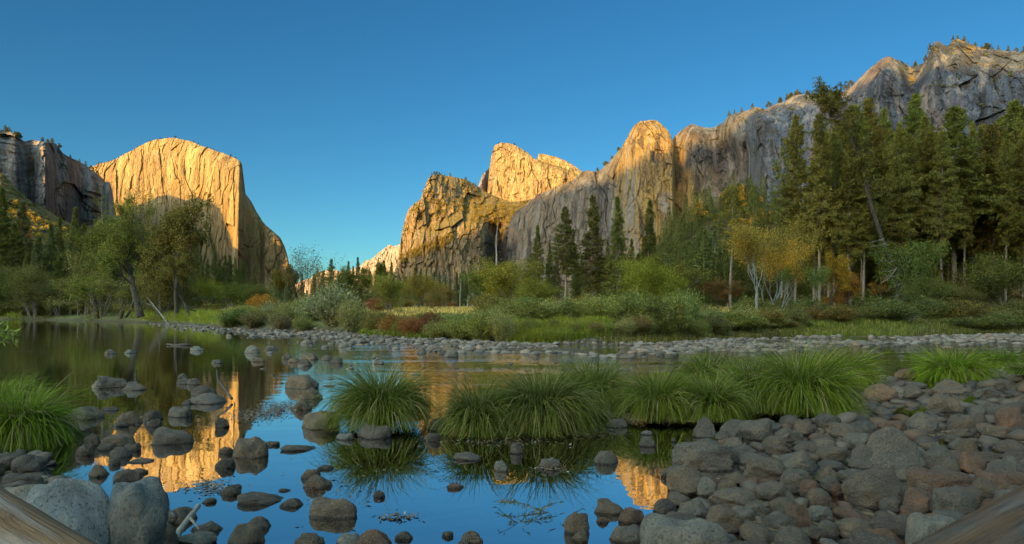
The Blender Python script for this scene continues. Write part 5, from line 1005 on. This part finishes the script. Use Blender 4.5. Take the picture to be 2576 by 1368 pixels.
# the two big boulders and a low shelf at the lower left
rock(66, 262, 1196, 1420, (0.30, 0.32, 0.32), 'big pale blue-grey boulder at the lower left behind the log', False, None, 0.2, 0.25, 0.5, 'boulder', 2)
rock(232, 392, 1200, 1410, (0.21, 0.22, 0.21), 'big darker grey boulder leaning against the pale one', False, None, 0.5, 0.2, 0.5, 'boulder', 1)
rock(-20, 150, 1212, 1330, SC_P, 'low pale rock shelf left of the big pale boulder', False, None, 0.2, 0.25, 0.5, 'boulder', 5)
rock(330, 430, 1310, 1385, SC_B, 'brown angular boulder at the foot of the darker grey one', True, None, None, 0.05)
rock(352, 440, 1266, 1312, SC_P, 'pale flat-faced stone wedged behind the darker grey boulder', True, None, None, 0.05)
rock(356, 420, 1344, 1380, SC_B, 'small rounded stone at the bottom edge below the brown angular boulder', False, None, None, 0.05)
SHORE = [
 (2180, 2322, 1074, 1180, SC_G, 1, 'pyramid-shaped grey boulder, the tallest on the right shore'), (2142, 2226, 1118, 1176, SC_G, 1, 'flat-faced boulder leaning on the left of the pyramid-shaped one'), (2332, 2422, 1116, 1182, SC_G, 1, 'squarish grey boulder right of the pyramid-shaped one'),
 (2420, 2490, 1134, 1186, SC_R, 0, 'reddish rounded boulder right of the squarish grey one'), (2300, 2446, 1174, 1240, SC_R, 0, 'long flat-topped brown boulder below the squarish grey one'), (2133, 2290, 1178, 1270, SC_B, 0, 'big oval brown boulder in the middle of the right shore'),
 (2268, 2346, 1222, 1284, SC_R, 0, 'brown boulder right of the big oval one'), (2348, 2460, 1222, 1292, SC_G, 0, 'grey peaked boulder above the right log'), (2283, 2416, 1284, 1390, SC_P, 0, 'large pale green-grey boulder touching the right log'),
 (1876, 1988, 1146, 1206, SC_B, 0, 'broad brown boulder at the left of the right shore'), (1952, 2064, 1130, 1182, SC_G, 0, 'broad grey boulder behind the broad brown one'), (1967, 2046, 1180, 1236, SC_G, 0, 'rounded grey boulder right of the broad brown one'),
 (2060, 2110, 1172, 1210, SC_B, 0, 'round brown rock between the broad grey and big oval boulders'), (2104, 2164, 1178, 1210, SC_G, 0, 'grey rock behind the big oval boulder'), (2058, 2136, 1124, 1156, SC_B, 0, 'flat oval rock above the round brown one'),
 (2044, 2112, 1100, 1146, SC_G, 0, 'tilted grey slab behind the flat oval rock'), (1950, 2020, 1072, 1108, SC_G, 1, 'angular rock in front of the widest tussock'), (1868, 1946, 1052, 1104, SC_G, 0, 'sloping grey boulder under the widest tussock'),
 (2290, 2368, 1036, 1084, SC_G, 0, 'flat-topped boulder standing in the dark side channel'), (2338, 2414, 986, 1034, SC_B, 0, 'domed boulder in the side channel above the flat-topped one'), (2352, 2428, 954, 988, SC_B, 0, 'wedge boulder below the separate bright tussock'),
 (2456, 2498, 914, 946, SC_G, 0, 'boulder between the two right tussocks'), (2466, 2530, 952, 982, SC_B, 0, 'rounded boulder right of the wedge one'), (2458, 2524, 973, 1000, SC_G, 0, 'low dark boulder below the rounded one at right'),
 (2184, 2262, 964, 1004, SC_R, 0, 'reddish boulder right of the tussock row'), (2128, 2168, 978, 1010, SC_G, 0, 'grey boulder at the end of the tussock row'), (2270, 2334, 970, 998, SC_B, 0, 'flattish boulder left of the wedge one'),
 (2490, 2540, 1014, 1056, SC_G, 0, 'upright boulder near the right edge'), (2516, 2580, 1020, 1080, SC_R, 0, 'big reddish boulder at the right edge'), (2440, 2492, 1016, 1046, SC_G, 0, 'rounded boulder left of the upright one'), (2442, 2486, 1036, 1068, SC_B, 0, 'round brown rock below the rounded one at right'),
 (2390, 2434, 1042, 1072, SC_B, 0, 'round rock beside the side channel'), (2494, 2562, 1154, 1196, SC_G, 0, 'mossy grey boulder at right above the log'), (2440, 2522, 1198, 1250, SC_B, 0, 'brown boulder nearest the upper end of the right log'), (2416, 2462, 1100, 1140, SC_B, 0, 'tall rounded rock above the reddish boulder'),
 (2014, 2066, 1206, 1248, SC_R, 0, 'reddish rounded rock left of the big oval boulder'), (2084, 2130, 1210, 1242, SC_R, 0, 'smaller rusty rock touching the big oval boulder'), (2032, 2094, 1230, 1276, SC_B, 0, 'wedge rock below the reddish rounded one'), (2062, 2118, 1196, 1230, SC_G, 0, 'grey rock squeezed between the reddish and rusty ones'),
 (1982, 2042, 1262, 1326, SC_R, 0, 'upright reddish rock in the lower shore'), (1924, 2000, 1290, 1336, SC_G, 0, 'grey rounded rock left of the upright reddish one'), (1948, 2044, 1322, 1390, SC_G, 0, 'broad grey rock at the bottom edge of the shore'), (1876, 1936, 1258, 1300, SC_G, 0, 'grey rock in the shore puddle'),
 (2032, 2100, 1270, 1308, SC_P, 0, 'pale triangular slab below the wedge rock'), (2062, 2112, 1310, 1346, SC_G, 0, 'rounded grey stone above the bottom edge'), (2112, 2204, 1304, 1350, SC_B, 0, 'brown boulder above the reddish bottom one'), (2190, 2270, 1324, 1368, SC_R, 0, 'smooth reddish boulder at the bottom edge'),
 (2220, 2262, 1250, 1284, SC_G, 0, 'small rock below the big oval boulder'), (2268, 2322, 1274, 1306, SC_R, 0, 'rounded red-brown rock below the brown boulder'), (1695, 1838, 1103, 1178, SC_G, 0, 'large sloping grey boulder at the left tip of the right shore'), (1682, 1772, 1160, 1238, SC_B, 0, 'large round brown boulder standing in the pool edge'),
 (1750, 1808, 1198, 1242, SC_P, 0, 'pale mottled rock right of the round brown boulder'), (1806, 1858, 1206, 1250, SC_B, 0, 'square-ish brown rock right of the pale mottled one'), (1700, 1790, 1252, 1306, SC_G, 0, 'rounded rock behind the huge bottom boulder'), (1777, 1876, 1268, 1334, SC_B, 0, 'round dark boulder right of the huge bottom one'),
 (1620, 1838, 1288, 1440, SC_P, 0, 'huge smooth pale boulder at the bottom edge of the shore'), (1680, 1740, 1236, 1268, SC_G, 0, 'low rock between the round brown boulder and the pool'), (1818, 1876, 1098, 1132, SC_G, 1, 'angular rock right of the large sloping boulder'), (1840, 1910, 1118, 1146, SC_G, 0, 'low grey rock behind the broad brown boulder'),
 (1820, 1880, 1190, 1214, SC_B, 0, 'flat rock left of the broad brown boulder'), (1866, 1926, 1200, 1226, SC_R, 0, 'flat reddish slab below the broad brown boulder'), (1912, 1956, 1200, 1238, SC_R, 1, 'small pyramid-shaped reddish rock'), (1746, 1800, 1048, 1098, SC_G, 1, 'pointed rock under the low front tussock'), (1806, 1872, 1064, 1106, SC_G, 1, 'rough rock under the low front tussock, right side'),
 (2260, 2310, 926, 950, SC_R, 0, 'pinkish boulder in the channel left of the separate tussock'), (2284, 2330, 960, 974, SC_G, 0, 'flat rock left of the wedge boulder'), (2134, 2170, 925, 946, SC_B, 0, 'rock beside the right end of the tussock row'),
]
for i, r in enumerate(SHORE): rock(r[0], r[1], r[2], r[3], r[4], r[6], bool(r[5]) or (i*7) % 10 < 4, None, None, 0.03)
# filler stones of the shore: dart throwing in the shore mask, largest first
g = np.random.default_rng(21); cand = []
sizes = sorted(list(0.05+0.19*g.random(3400)**2.4), reverse=True)
PL = [(p[0], p[1], p[2]) for p in PLACED]
small = []; indiv = []
cell = {}
def addc(p):
    cell.setdefault((int(p[0]//0.8), int(p[1]//0.8)), []).append(p)
def clash(X, Y, r, f):
    for i in range(-2, 3):
        for j in range(-2, 3):
            for q in cell.get((int(X//0.8)+i, int(Y//0.8)+j), ()):
                if (q[0]-X)**2+(q[1]-Y)**2 < (f*(q[2]+r))**2: return True
    return False
for p in PL: addc(p)
for s in sizes:
    for tr in range(14):
        Y = 6.0+g.random()**1.5*24; x = g.uniform(1600, 2760) if g.random() < 0.93 else g.uniform(-150, 240); X = PX(x, Y); y = HY+EYE*F/Y
        m, l = shore_mask(np.array([x]), np.array([y])); mm = float(m[0]+l[0])
        if g.random() > mm-0.12 or clash(X, Y, s, 1.03): continue
        addc((X, Y, s)); indiv.append((s/Y, X, Y, s)); break
indiv.sort(reverse=True)
COLS = [SC_G, SC_B, SC_B, SC_R, SC_D, (0.19, 0.15, 0.11), (0.16, 0.10, 0.06), (0.12, 0.10, 0.075)]
nind = 300-len(RK)-2
grp = {'near': ('smaller rounded cobble packed between the boulders of the right shore', 'cobbles between the right shore boulders')}
for s_, X, Y, s in indiv[:max(0, nind)]:
    left = X < 0
    o = link('river_rock', (ANG if g.random() < 0.2 else ROUND)[g.integers(0, 7)]); zb = gz(X, Y)
    o.scale = (s*g.uniform(0.9, 1.2), s*g.uniform(0.75, 1.0), s*g.uniform(0.5, 0.75)); o.location = (X, Y, max(zb, -0.06)+o.scale[2]*0.45)
    o.rotation_euler = (g.normal()*0.2, g.normal()*0.2, g.uniform(0, 6.28)); c = COLS[g.integers(0, len(COLS))]; k = g.uniform(0.8, 1.2); o.color = (c[0]*k, c[1]*k, c[2]*k, 1)
    tag(o, 'small cobble on the little left shore' if left else grp['near'][0], 'rock', 'cobbles on the left shore' if left else grp['near'][1]); RK.append(o)
# remaining stones as one mass each
def lowrock(seed, sub):
    V, T = ICO[sub]; g = np.random.default_rng(seed); V = V.copy(); p = 2.6; V /= (np.abs(V)**p).sum(1)[:, None]**(1/p)
    for i in range(5):
        n = g.normal(size=3); n /= np.linalg.norm(n); c = g.uniform(0.65, 0.95); d = V@n; k = d > c; V[k] -= (d[k]-c)[:, None]*n*0.7
    return V*(1+0.10*g.normal(size=(len(V), 1))*(0.4 if sub > 1 else 0.7)), T
LR2 = [lowrock(700+i, 2) for i in range(12)]
def stones(name, items, label, seed, mat='cobble', flat=(0.45, 0.75), zoff=0.35, minz=-0.06):
    g = np.random.default_rng(seed); Vs = []; Ts = []; n = 0
    IT = np.array([(a[1], a[2], a[3]) for a in items]); Z = ground_z(IT[:, 0], IT[:, 1])
    for (X, Y, s), z in zip(IT, Z):
        V, T = LR2[g.integers(0, 12)]; a = g.uniform(0, 6.28); c, q = math.cos(a), math.sin(a); sz = s*g.uniform(*flat)
        W = V*[s*g.uniform(0.9, 1.25), s*g.uniform(0.75, 1.0), sz]; tl = g.normal()*0.2; W[:, 2] += W[:, 0]*tl
        W = np.stack([W[:, 0]*c-W[:, 1]*q+X, W[:, 0]*q+W[:, 1]*c+Y, W[:, 2]+max(z, minz)+sz*zoff], 1); Vs.append(W); Ts.append(T+n); n += len(W)
    tag(link(name, mesh(name, np.concatenate(Vs), None, np.concatenate(Ts), M[mat])), label, 'stones', None, 'stuff')
stones('shore_pebbles', indiv[max(0, nind):], 'uncounted small stones filling the gaps of the right shore', 31, 'pebble')
bar = []; g = np.random.default_rng(22); cell = {}
for i in range(11000):
    x = g.uniform(380, 2750); yt = float(ip(x, BART)); yb = float(ip(x, BARB)); y = yt+(yb-yt)*g.random() if g.random() < 0.93 else yb+abs(g.normal())*5
    Y = EYE*F/(y-HY); X = PX(x, Y); s = 0.08+0.29*g.random()**2.4
    if float(vnoise(X/5, Y/5, 0, 77)) < (-0.42 if x > 1250 else -0.6): continue
    if clash(X, Y, s, 0.72): continue
    addc((X, Y, s)); bar.append((0, X, Y, s))
stones('gravel_bar_stones', bar, 'pale rounded stones of the long gravel bar along the far bank', 32, 'cobble', (0.35, 0.65), 0.15)
bed = []
for i in range(2600):
    Y = 6.2+g.random()**1.4*22; x = g.uniform(200, 2500); X = PX(x, Y); 
    if gz(X, Y) < -0.13: bed.append((0, X, Y, 0.08+0.20*g.random()**1.5))
stones('riverbed_stones', bed, 'brown stones on the bed seen through the clear shallow water', 33, 'bed', (0.3, 0.5), 0.1, -0.6)
mid = []
for i in range(170):
    Y = g.uniform(20, 52); x = g.uniform(650, 2575); X = PX(x, Y); mid.append((0, X, Y, 0.07+0.14*g.random()**2))
stones('riffle_stones', mid, 'scattered wet stones breaking the riffle', 34, 'cobble', (0.4, 0.6), 0.15, -0.03)
# ---------------------------------------------------------------- wood: log rails, sticks, snags, twigs
def m_log(nm, b):
    k = NM(nm); v = k.coord('Object'); n = k.noise(k.mapv(v, (1.2, 22, 22)), 1, 7, 0.65, 0.4); n2 = k.noise(v, 2.5, 4, 0.6); n3 = k.noise(k.mapv(v, (0.5, 5, 5)), 1, 3, 0.5)
    c = k.mix(k.rng(n, 0.3, 0.7), (0.13*b, 0.065*b, 0.028*b), (0.42*b, 0.22*b, 0.085*b)); c = k.mix(k.rng(n3, 0.5, 0.62), c, (0.32*b, 0.27*b, 0.24*b)); fb = k.noise(k.mapv(v, (2.5, 75, 75)), 1, 6, 0.7, 0.3); c = k.mix(k.rng(fb, 0.52, 0.38, 0, 0.75), c, k.mix(1.0, c, (0.30, 0.24, 0.2), 'MULTIPLY')); c = k.mix(k.rng(n2, 0.58, 0.70, 0, 0.6), c, (0.10, 0.055, 0.03))
    c = k.mix(k.rng(n, 0.40, 0.30, 0, 0.8), c, (0.03, 0.018, 0.01))
    k.base(c); k.bump(k.math('ADD', n, k.math('MULTIPLY', fb, 0.6)), 0.02, 1.0); k.b.inputs['Roughness'].default_value = 0.7; return k.m
def log_rail(p0, p1, r, label, knot, ML):
    p0 = Vector(p0); p1 = Vector(p1); L = (p1-p0).length; ns = 40; nr = 60; g = np.random.default_rng(int(r*1000)); V = []
    for i in range(nr):
        for j in range(ns):
            a = j/ns*2*math.pi; rr_ = r*(1+0.025*float(fbm(i*0.25, math.cos(a)*1.5, math.sin(a)*1.5, 3, 3)))*(1.03-0.06*i/nr)
            for kx, ka in knot: rr_ += 0.018*math.exp(-((i/nr-kx)*L/0.035)**2-((a-ka)*r/0.03)**2)-0.022*math.exp(-((i/nr-kx)*L/0.014)**2-((a-ka)*r/0.012)**2)
            V.append((i/(nr-1)*L, math.cos(a)*rr_, math.sin(a)*rr_))
    mb = MB(); mb.add(V, [(i*ns+j, i*ns+(j+1) % ns, (i+1)*ns+(j+1) % ns, (i+1)*ns+j) for i in range(nr-1) for j in range(ns)])
    for e, xx in ((0, 0), (nr-1, L)):
        R = V[e*ns:(e+1)*ns]; mb.add(R+[(xx, 0, 0)], None, [((q+1) % ns, q, ns) if e == 0 else (q, (q+1) % ns, ns) for q in range(ns)])
    o = link('log_rail', mb.mesh('log_rail', ML)); o.location = p0; o.rotation_euler = (p1-p0).to_track_quat('X', 'Z').to_euler()
    tag(o, label, 'log rail'); return o
DLG = 2.3
def LP(x, y, D): return (PX(x, D), D, PZ(y, D))
log_rail(LP(-330, 1140, 2.9), LP(330, 1560, 2.1), 0.135, 'weathered log rail crossing the lower left corner', [(0.62, 1.9)], m_log('weathered_log', 0.75))
log_rail(LP(2180, 1560, 2.1), LP(2880, 1150, 2.9), 0.125, 'brown log rail with a round knot crossing the lower right corner', [(0.47, 4.2)], m_log('darkened_brown_log', 0.36))  # brown wood, its colour darkened to carry the vignette at right
def stick(name, pts, radii, mat, label, cat='branch', extra=(), group=None):
    tm = MB(); P = np.array([LP(*p) for p in pts]); b = P[0].copy(); P = P-b; n = len(P); q = np.linspace(0, 1, n); qq = np.linspace(0, 1, n*4)
    PP = np.stack([np.interp(qq, q, P[:, k]) for k in range(3)], 1); tube(tm, PP, np.interp(qq, np.linspace(0, 1, len(radii)), radii), 7)
    for e in extra:
        E_ = np.array([LP(*p) for p in e[0]])-b; tube(tm, E_, np.linspace(e[1], e[1]*0.35, len(E_)), 5)
    o = link(name, tm.mesh(name, M[mat])); o.location = b; tag(o, label, cat, group); return o
stick('driftwood_stick', [(424, 1385, 6.3), (448, 1340, 6.45), (474, 1305, 6.6), (490, 1284, 6.75), (499, 1272, 6.9)], [0.040, 0.034, 0.03, 0.022, 0.026], 'deadwood', 'grey driftwood stick poking up between the lower left stones', 'driftwood', [([(478, 1302, 6.6), (500, 1330, 6.5)], 0.02)])
stick('bent_stick', [(583, 1003, 16.6), (566, 978, 16.9), (549, 958, 17.2), (545, 930, 17.3)], [0.035, 0.03, 0.028, 0.02], 'darkbark', 'thin bent stick standing in the golden reflection', 'stick')
stick('short_stick', [(343, 975, 20), (341, 950, 20.2), (342, 930, 20.2)], [0.035, 0.03, 0.02], 'darkbark', 'short upright stick on the slanted slab', 'stick')
stick('floating_branch', [(420, 866, 46), (440, 868.5, 45.5), (462, 867.5, 45.4), (480, 866.5, 45.5)], [0.06, 0.09, 0.10, 0.05], 'darkbark', 'dark floating branch beside the pale far rock', 'branch', [([(428, 867, 45.8), (417, 871, 45)], 0.04), ([(470, 867, 45.5), (474, 862, 45.5)], 0.09)])
DB = 128.0
stick('leaning_dead_tree', [(424, 816, DB), (412, 800, DB), (395, 778, DB+1), (378, 758, DB+2), (370, 748, DB+2)], [0.18, 0.13, 0.10, 0.07, 0.04], 'greybark', 'leaning dead tree hanging over the far left bank', 'dead tree',
      [([(424, 816, DB), (414, 818, DB-1), (402, 820, DB-2)], 0.10), ([(400, 784, DB), (402, 760, DB), (400, 745, DB)], 0.06), ([(386, 768, DB), (372, 766, DB), (360, 758, DB)], 0.06), ([(410, 797, DB), (428, 792, DB)], 0.07)])
stick('fallen_log', [(2402, 834, 76), (2430, 833, 77), (2470, 835, 77), (2512, 837, 77)], [0.42, 0.38, 0.30, 0.2], 'darkbark', 'thick broken fallen log on the far right bank', 'log', [([(2400, 832, 76), (2370, 826, 78), (2340, 824, 80)], 0.16)])
stick('fallen_snag', [(2395, 826, 88), (2420, 800, 92), (2450, 772, 96), (2480, 745, 100)], [0.30, 0.26, 0.22, 0.12], 'darkbark', 'dead trunk propped at a slant in the right forest', 'dead tree')
g = np.random.default_rng(41)
ex = []
for i in range(22):
    a = g.uniform(-1, 1); x, y = 2262+g.normal()*26, 812+g.normal()*6; ex.append(([(x, y, 80), (x+a*22, y-g.uniform(2, 16), 80), (x+a*44, y-g.uniform(-4, 22), 80.5)], 0.05))
stick('root_tangle', [(2225, 818, 80), (2262, 814, 80), (2318, 822, 80)], [0.1, 0.12, 0.10], 'deadwood', 'bleached tangle of roots and branches at the leaning pine foot', 'driftwood', ex)
ex = []
for x, y in [(2228, 612), (2222, 600), (2256, 675), (2262, 690), (2270, 712), (2250, 655), (2278, 735), (2285, 748)]:
    s = -1; ex.append(([(x, y, 95.5), (x+s*16, y+6, 95), (x+s*30, y+2+g.normal()*6, 94.6), (x+s*42, y+14+g.normal()*8, 94.4)], 0.045))
DBR = stick('dead_branches', [(2256, 672, 95.3), (2236, 700, 94.8), (2215, 712, 94.6)], [0.05, 0.04, 0.02], 'deadwood', 'bleached bare branches hanging from the leaning pine trunk', 'branch', ex)
DBR.parent = LEAN; DBR.location = DBR.location-LEAN.location; del DBR['category']
stick('white_snag', [(2300, 720, 104), (2292, 680, 104), (2280, 630, 104), (2272, 590, 104)], [0.12, 0.1, 0.07, 0.03], 'deadwood', 'thin white dead stem between the leaning pine and the forest', 'dead tree')
# bent willow twigs over the near water
def twig(pts, r, label, leaves=0, lcol=(0.10, 0.115, 0.04), seed=0, side=0.0, group=None):
    g = np.random.default_rng(seed); tm = MB(); P = np.array([LP(*p) for p in pts]); b = P[0].copy(); P = P-b; q = np.linspace(0, 1, len(P)); qq = np.linspace(0, 1, len(P)*5)
    PP = np.stack([np.interp(qq, q, P[:, k]) for k in range(3)], 1)+g.normal(size=(len(qq), 3))*r*0.6; tube(tm, PP, r*(1.1-0.8*qq), 5)
    root = bpy.data.objects.new('willow_twig', None); COL.objects.link(root); root.location = b; tag(root, label, 'twig', group)
    cm = MB(); C = []; Dd = []
    for i in range(5 if leaves else 2):
        f = g.uniform(0.25, 0.9); o = np.array([np.interp(f, qq, PP[:, k]) for k in range(3)]); d = g.normal(size=3)*[1, 0.6, 0.35]; d /= np.linalg.norm(d); L = g.uniform(0.12, 0.30)
        S = np.stack([o, o+d*L*0.5+[0, 0, 0.01], o+d*L]); tube(tm, S, [r*0.5, r*0.35, r*0.15], 4)
        for k in range(leaves//8): c = S[0]+(S[2]-S[0])*g.random(); C.append(c); Dd.append(g.normal(size=3)*0.5+d)
    for k in range(leaves): f = g.uniform(0.15, 1.0); C.append([np.interp(f, qq, PP[:, q_]) for q_ in range(3)]); Dd.append(g.normal(size=3)*[1, 1, 0.6]+[0, 0, -0.2])
    link('stem', tm.mesh('stem', M['darkbark']), root)
    if C:
        cards(cm, np.array(C), np.array(Dd), g.uniform(0.045, 0.075, len(C)), 0.013, g); o = link('leaves', cm.mesh('leaves', M['leaf'], False), root); o.color = (*lcol, 1)
TW = [([(1632, 1262, 8.2), (1560, 1290, 7.9), (1470, 1284, 7.8), (1380, 1272, 7.8), (1330, 1262, 7.9)], 0.009, 0, 'long bare willow twig reaching left above the brown egg-like rock'),
      ([(1590, 1262, 8.0), (1500, 1262, 8.2), (1430, 1232, 8.6), (1370, 1206, 8.8), (1330, 1190, 9.0)], 0.009, 0, 'arching bare twig that rises toward the broad tussock'),
      ([(1420, 1372, 6.8), (1412, 1330, 6.9), (1432, 1300, 7.0), (1470, 1280, 7.2)], 0.012, 0, 'hooked pale twig left of the brown egg-like rock'),
      ([(1600, 1340, 7.2), (1500, 1330, 7.1), (1420, 1318, 7.1), (1350, 1322, 7.1)], 0.007, 0, 'low bare twig below the brown egg-like rock'),
      ([(1300, 1372, 6.7), (1290, 1330, 6.9), (1330, 1290, 7.2), (1400, 1262, 7.5)], 0.007, 60, 'leafy willow sprig left of the bare twigs'),
      ([(1390, 1375, 6.6), (1340, 1350, 6.8), (1290, 1345, 6.8), (1240, 1330, 6.9)], 0.006, 60, 'leafy willow sprig lying lowest on the blue pool'),
      ([(1400, 1300, 7.3), (1350, 1280, 7.4), (1300, 1262, 7.5), (1262, 1262, 7.5)], 0.006, 55, 'leafy willow sprig highest on the blue pool'),
      ([(1700, 1262, 8.2), (1702, 1230, 8.3), (1716, 1205, 8.3), (1736, 1186, 8.3)], 0.006, 0, 'thin dark twig before the golden peak reflection'),
      ([(2090, 1240, 8.6), (2150, 1286, 7.9), (2230, 1304, 7.6), (2330, 1300, 7.6)], 0.007, 40, 'leafy twig trapped below the big oval boulder')]
for i, (p, r, lv, lab) in enumerate(TW): twig(p, r, lab, lv, seed=i)
# willow spray hanging in at the left edge
g = np.random.default_rng(55); tm = MB(); cm = MB(); C = []; Dd = []
P0 = np.array(LP(-60, 858, 9.0))
for i in range(9):
    e = np.array(LP(30+g.uniform(-20, 30), 845+g.uniform(-30, 22), 9.0+g.normal()*0.3)); q = np.linspace(0, 1, 6)[:, None]; S = (P0+(e-P0)*q)-P0; S[:, 2] += 0.06*np.sin(q[:, 0]*3.1); tube(tm, S, 0.006*(1.2-q[:, 0]), 4)
    for k in range(26): f = g.random(); C.append(S[int(f*5)]+(S[min(5, int(f*5)+1)]-S[int(f*5)])*g.random()); Dd.append((e-P0)*0.6+g.normal(size=3)*0.5)
root = bpy.data.objects.new('willow_spray', None); COL.objects.link(root); root.location = P0; tag(root, 'narrow-leaved willow spray reaching in from the left edge', 'branch')
link('stem', tm.mesh('stem', M['darkbark']), root); cards(cm, np.array(C), np.array(Dd), g.uniform(0.07, 0.13, len(C)), 0.022, g); o = link('leaves', cm.mesh('leaves', M['leaf'], False), root); o.color = (0.16, 0.22, 0.06, 1)
# fallen leaves floating in rafts
def m_litter():
    k = NM('fallen_leaf'); r = k.n('NewGeometry').outputs['Random Per Island']; r2 = k.math('FRACT', k.math('MULTIPLY', r, 13.7))
    c = k.mix(r, (0.07, 0.038, 0.018), (0.22, 0.14, 0.075)); c = k.mix(k.rng(r2, 0.88, 0.92), c, (0.28, 0.25, 0.21)); k.base(c); k.b.inputs['Roughness'].default_value = 0.6; return k.m
MLT = m_litter()
def litter(cx, cy, sx, sy, n, label, seed, tilt=0.0):
    g = np.random.default_rng(seed); x = cx+g.normal(size=n)*sx*0.5; y = cy+(x-cx)*tilt+g.normal(size=n)*sy*0.5; Y = EYE*F/(y-HY); X = (x-CX)/F*Y
    mb = MB(); a = g.uniform(0, 6.28, n); D = np.stack([np.cos(a), np.sin(a), g.normal(size=n)*0.25], 1); L = g.uniform(0.03, 0.075, n); W = L*g.uniform(0.3, 0.6, n)
    S = np.stack([-np.sin(a), np.cos(a), g.normal(size=n)*0.25], 1); C = np.stack([X, Y, 0.006+0.02*g.random(n)], 1)
    V = np.stack([C, C+D*L[:, None]*0.5+S*W[:, None]*0.5, C+D*L[:, None], C+D*L[:, None]*0.5-S*W[:, None]*0.5], 1).reshape(-1, 3); V[:, 2] = np.maximum(V[:, 2], 0.004)
    mb.add(V, np.arange(n*4).reshape(-1, 4)); tag(link('floating_leaves', mb.mesh('floating_leaves', MLT, False)), label, 'fallen leaves', None, 'stuff')
litter(668, 1040, 88, 18, 1500, 'raft of fallen leaves between the golden reflection and the tussock rocks', 1, -0.1); litter(710, 1022, 60, 14, 700, 'leaf raft against the round brown rock', 2)
litter(530, 1225, 60, 22, 240, 'loose leaves and twigs in the blue patch', 3); litter(1000, 1300, 50, 8, 90, 'small drift of leaves in the lower pool', 4); litter(1500, 1090, 90, 14, 260, 'leaf litter at the foot of the middle tussocks', 5)
litter(330, 1052, 70, 14, 260, 'leaves caught among the dark rock cluster', 6); litter(80, 884, 60, 4, 160, 'pale leaf drift on the dark far pool', 7); litter(1385, 1180, 40, 10, 120, 'leaves ringing the grey rock', 8); litter(1700, 1190, 60, 30, 160, 'leaves along the right pool edge', 9); litter(430, 1070, 120, 50, 90, 'stray leaves over the golden reflection', 10)
litter(2000, 1150, 300, 90, 700, 'dry leaves lodged between the shore stones', 11); litter(1250, 1112, 160, 12, 300, 'leaves along the foot of the broad tussock', 12); litter(850, 1230, 160, 70, 90, 'stray leaves on the blue pool', 13)
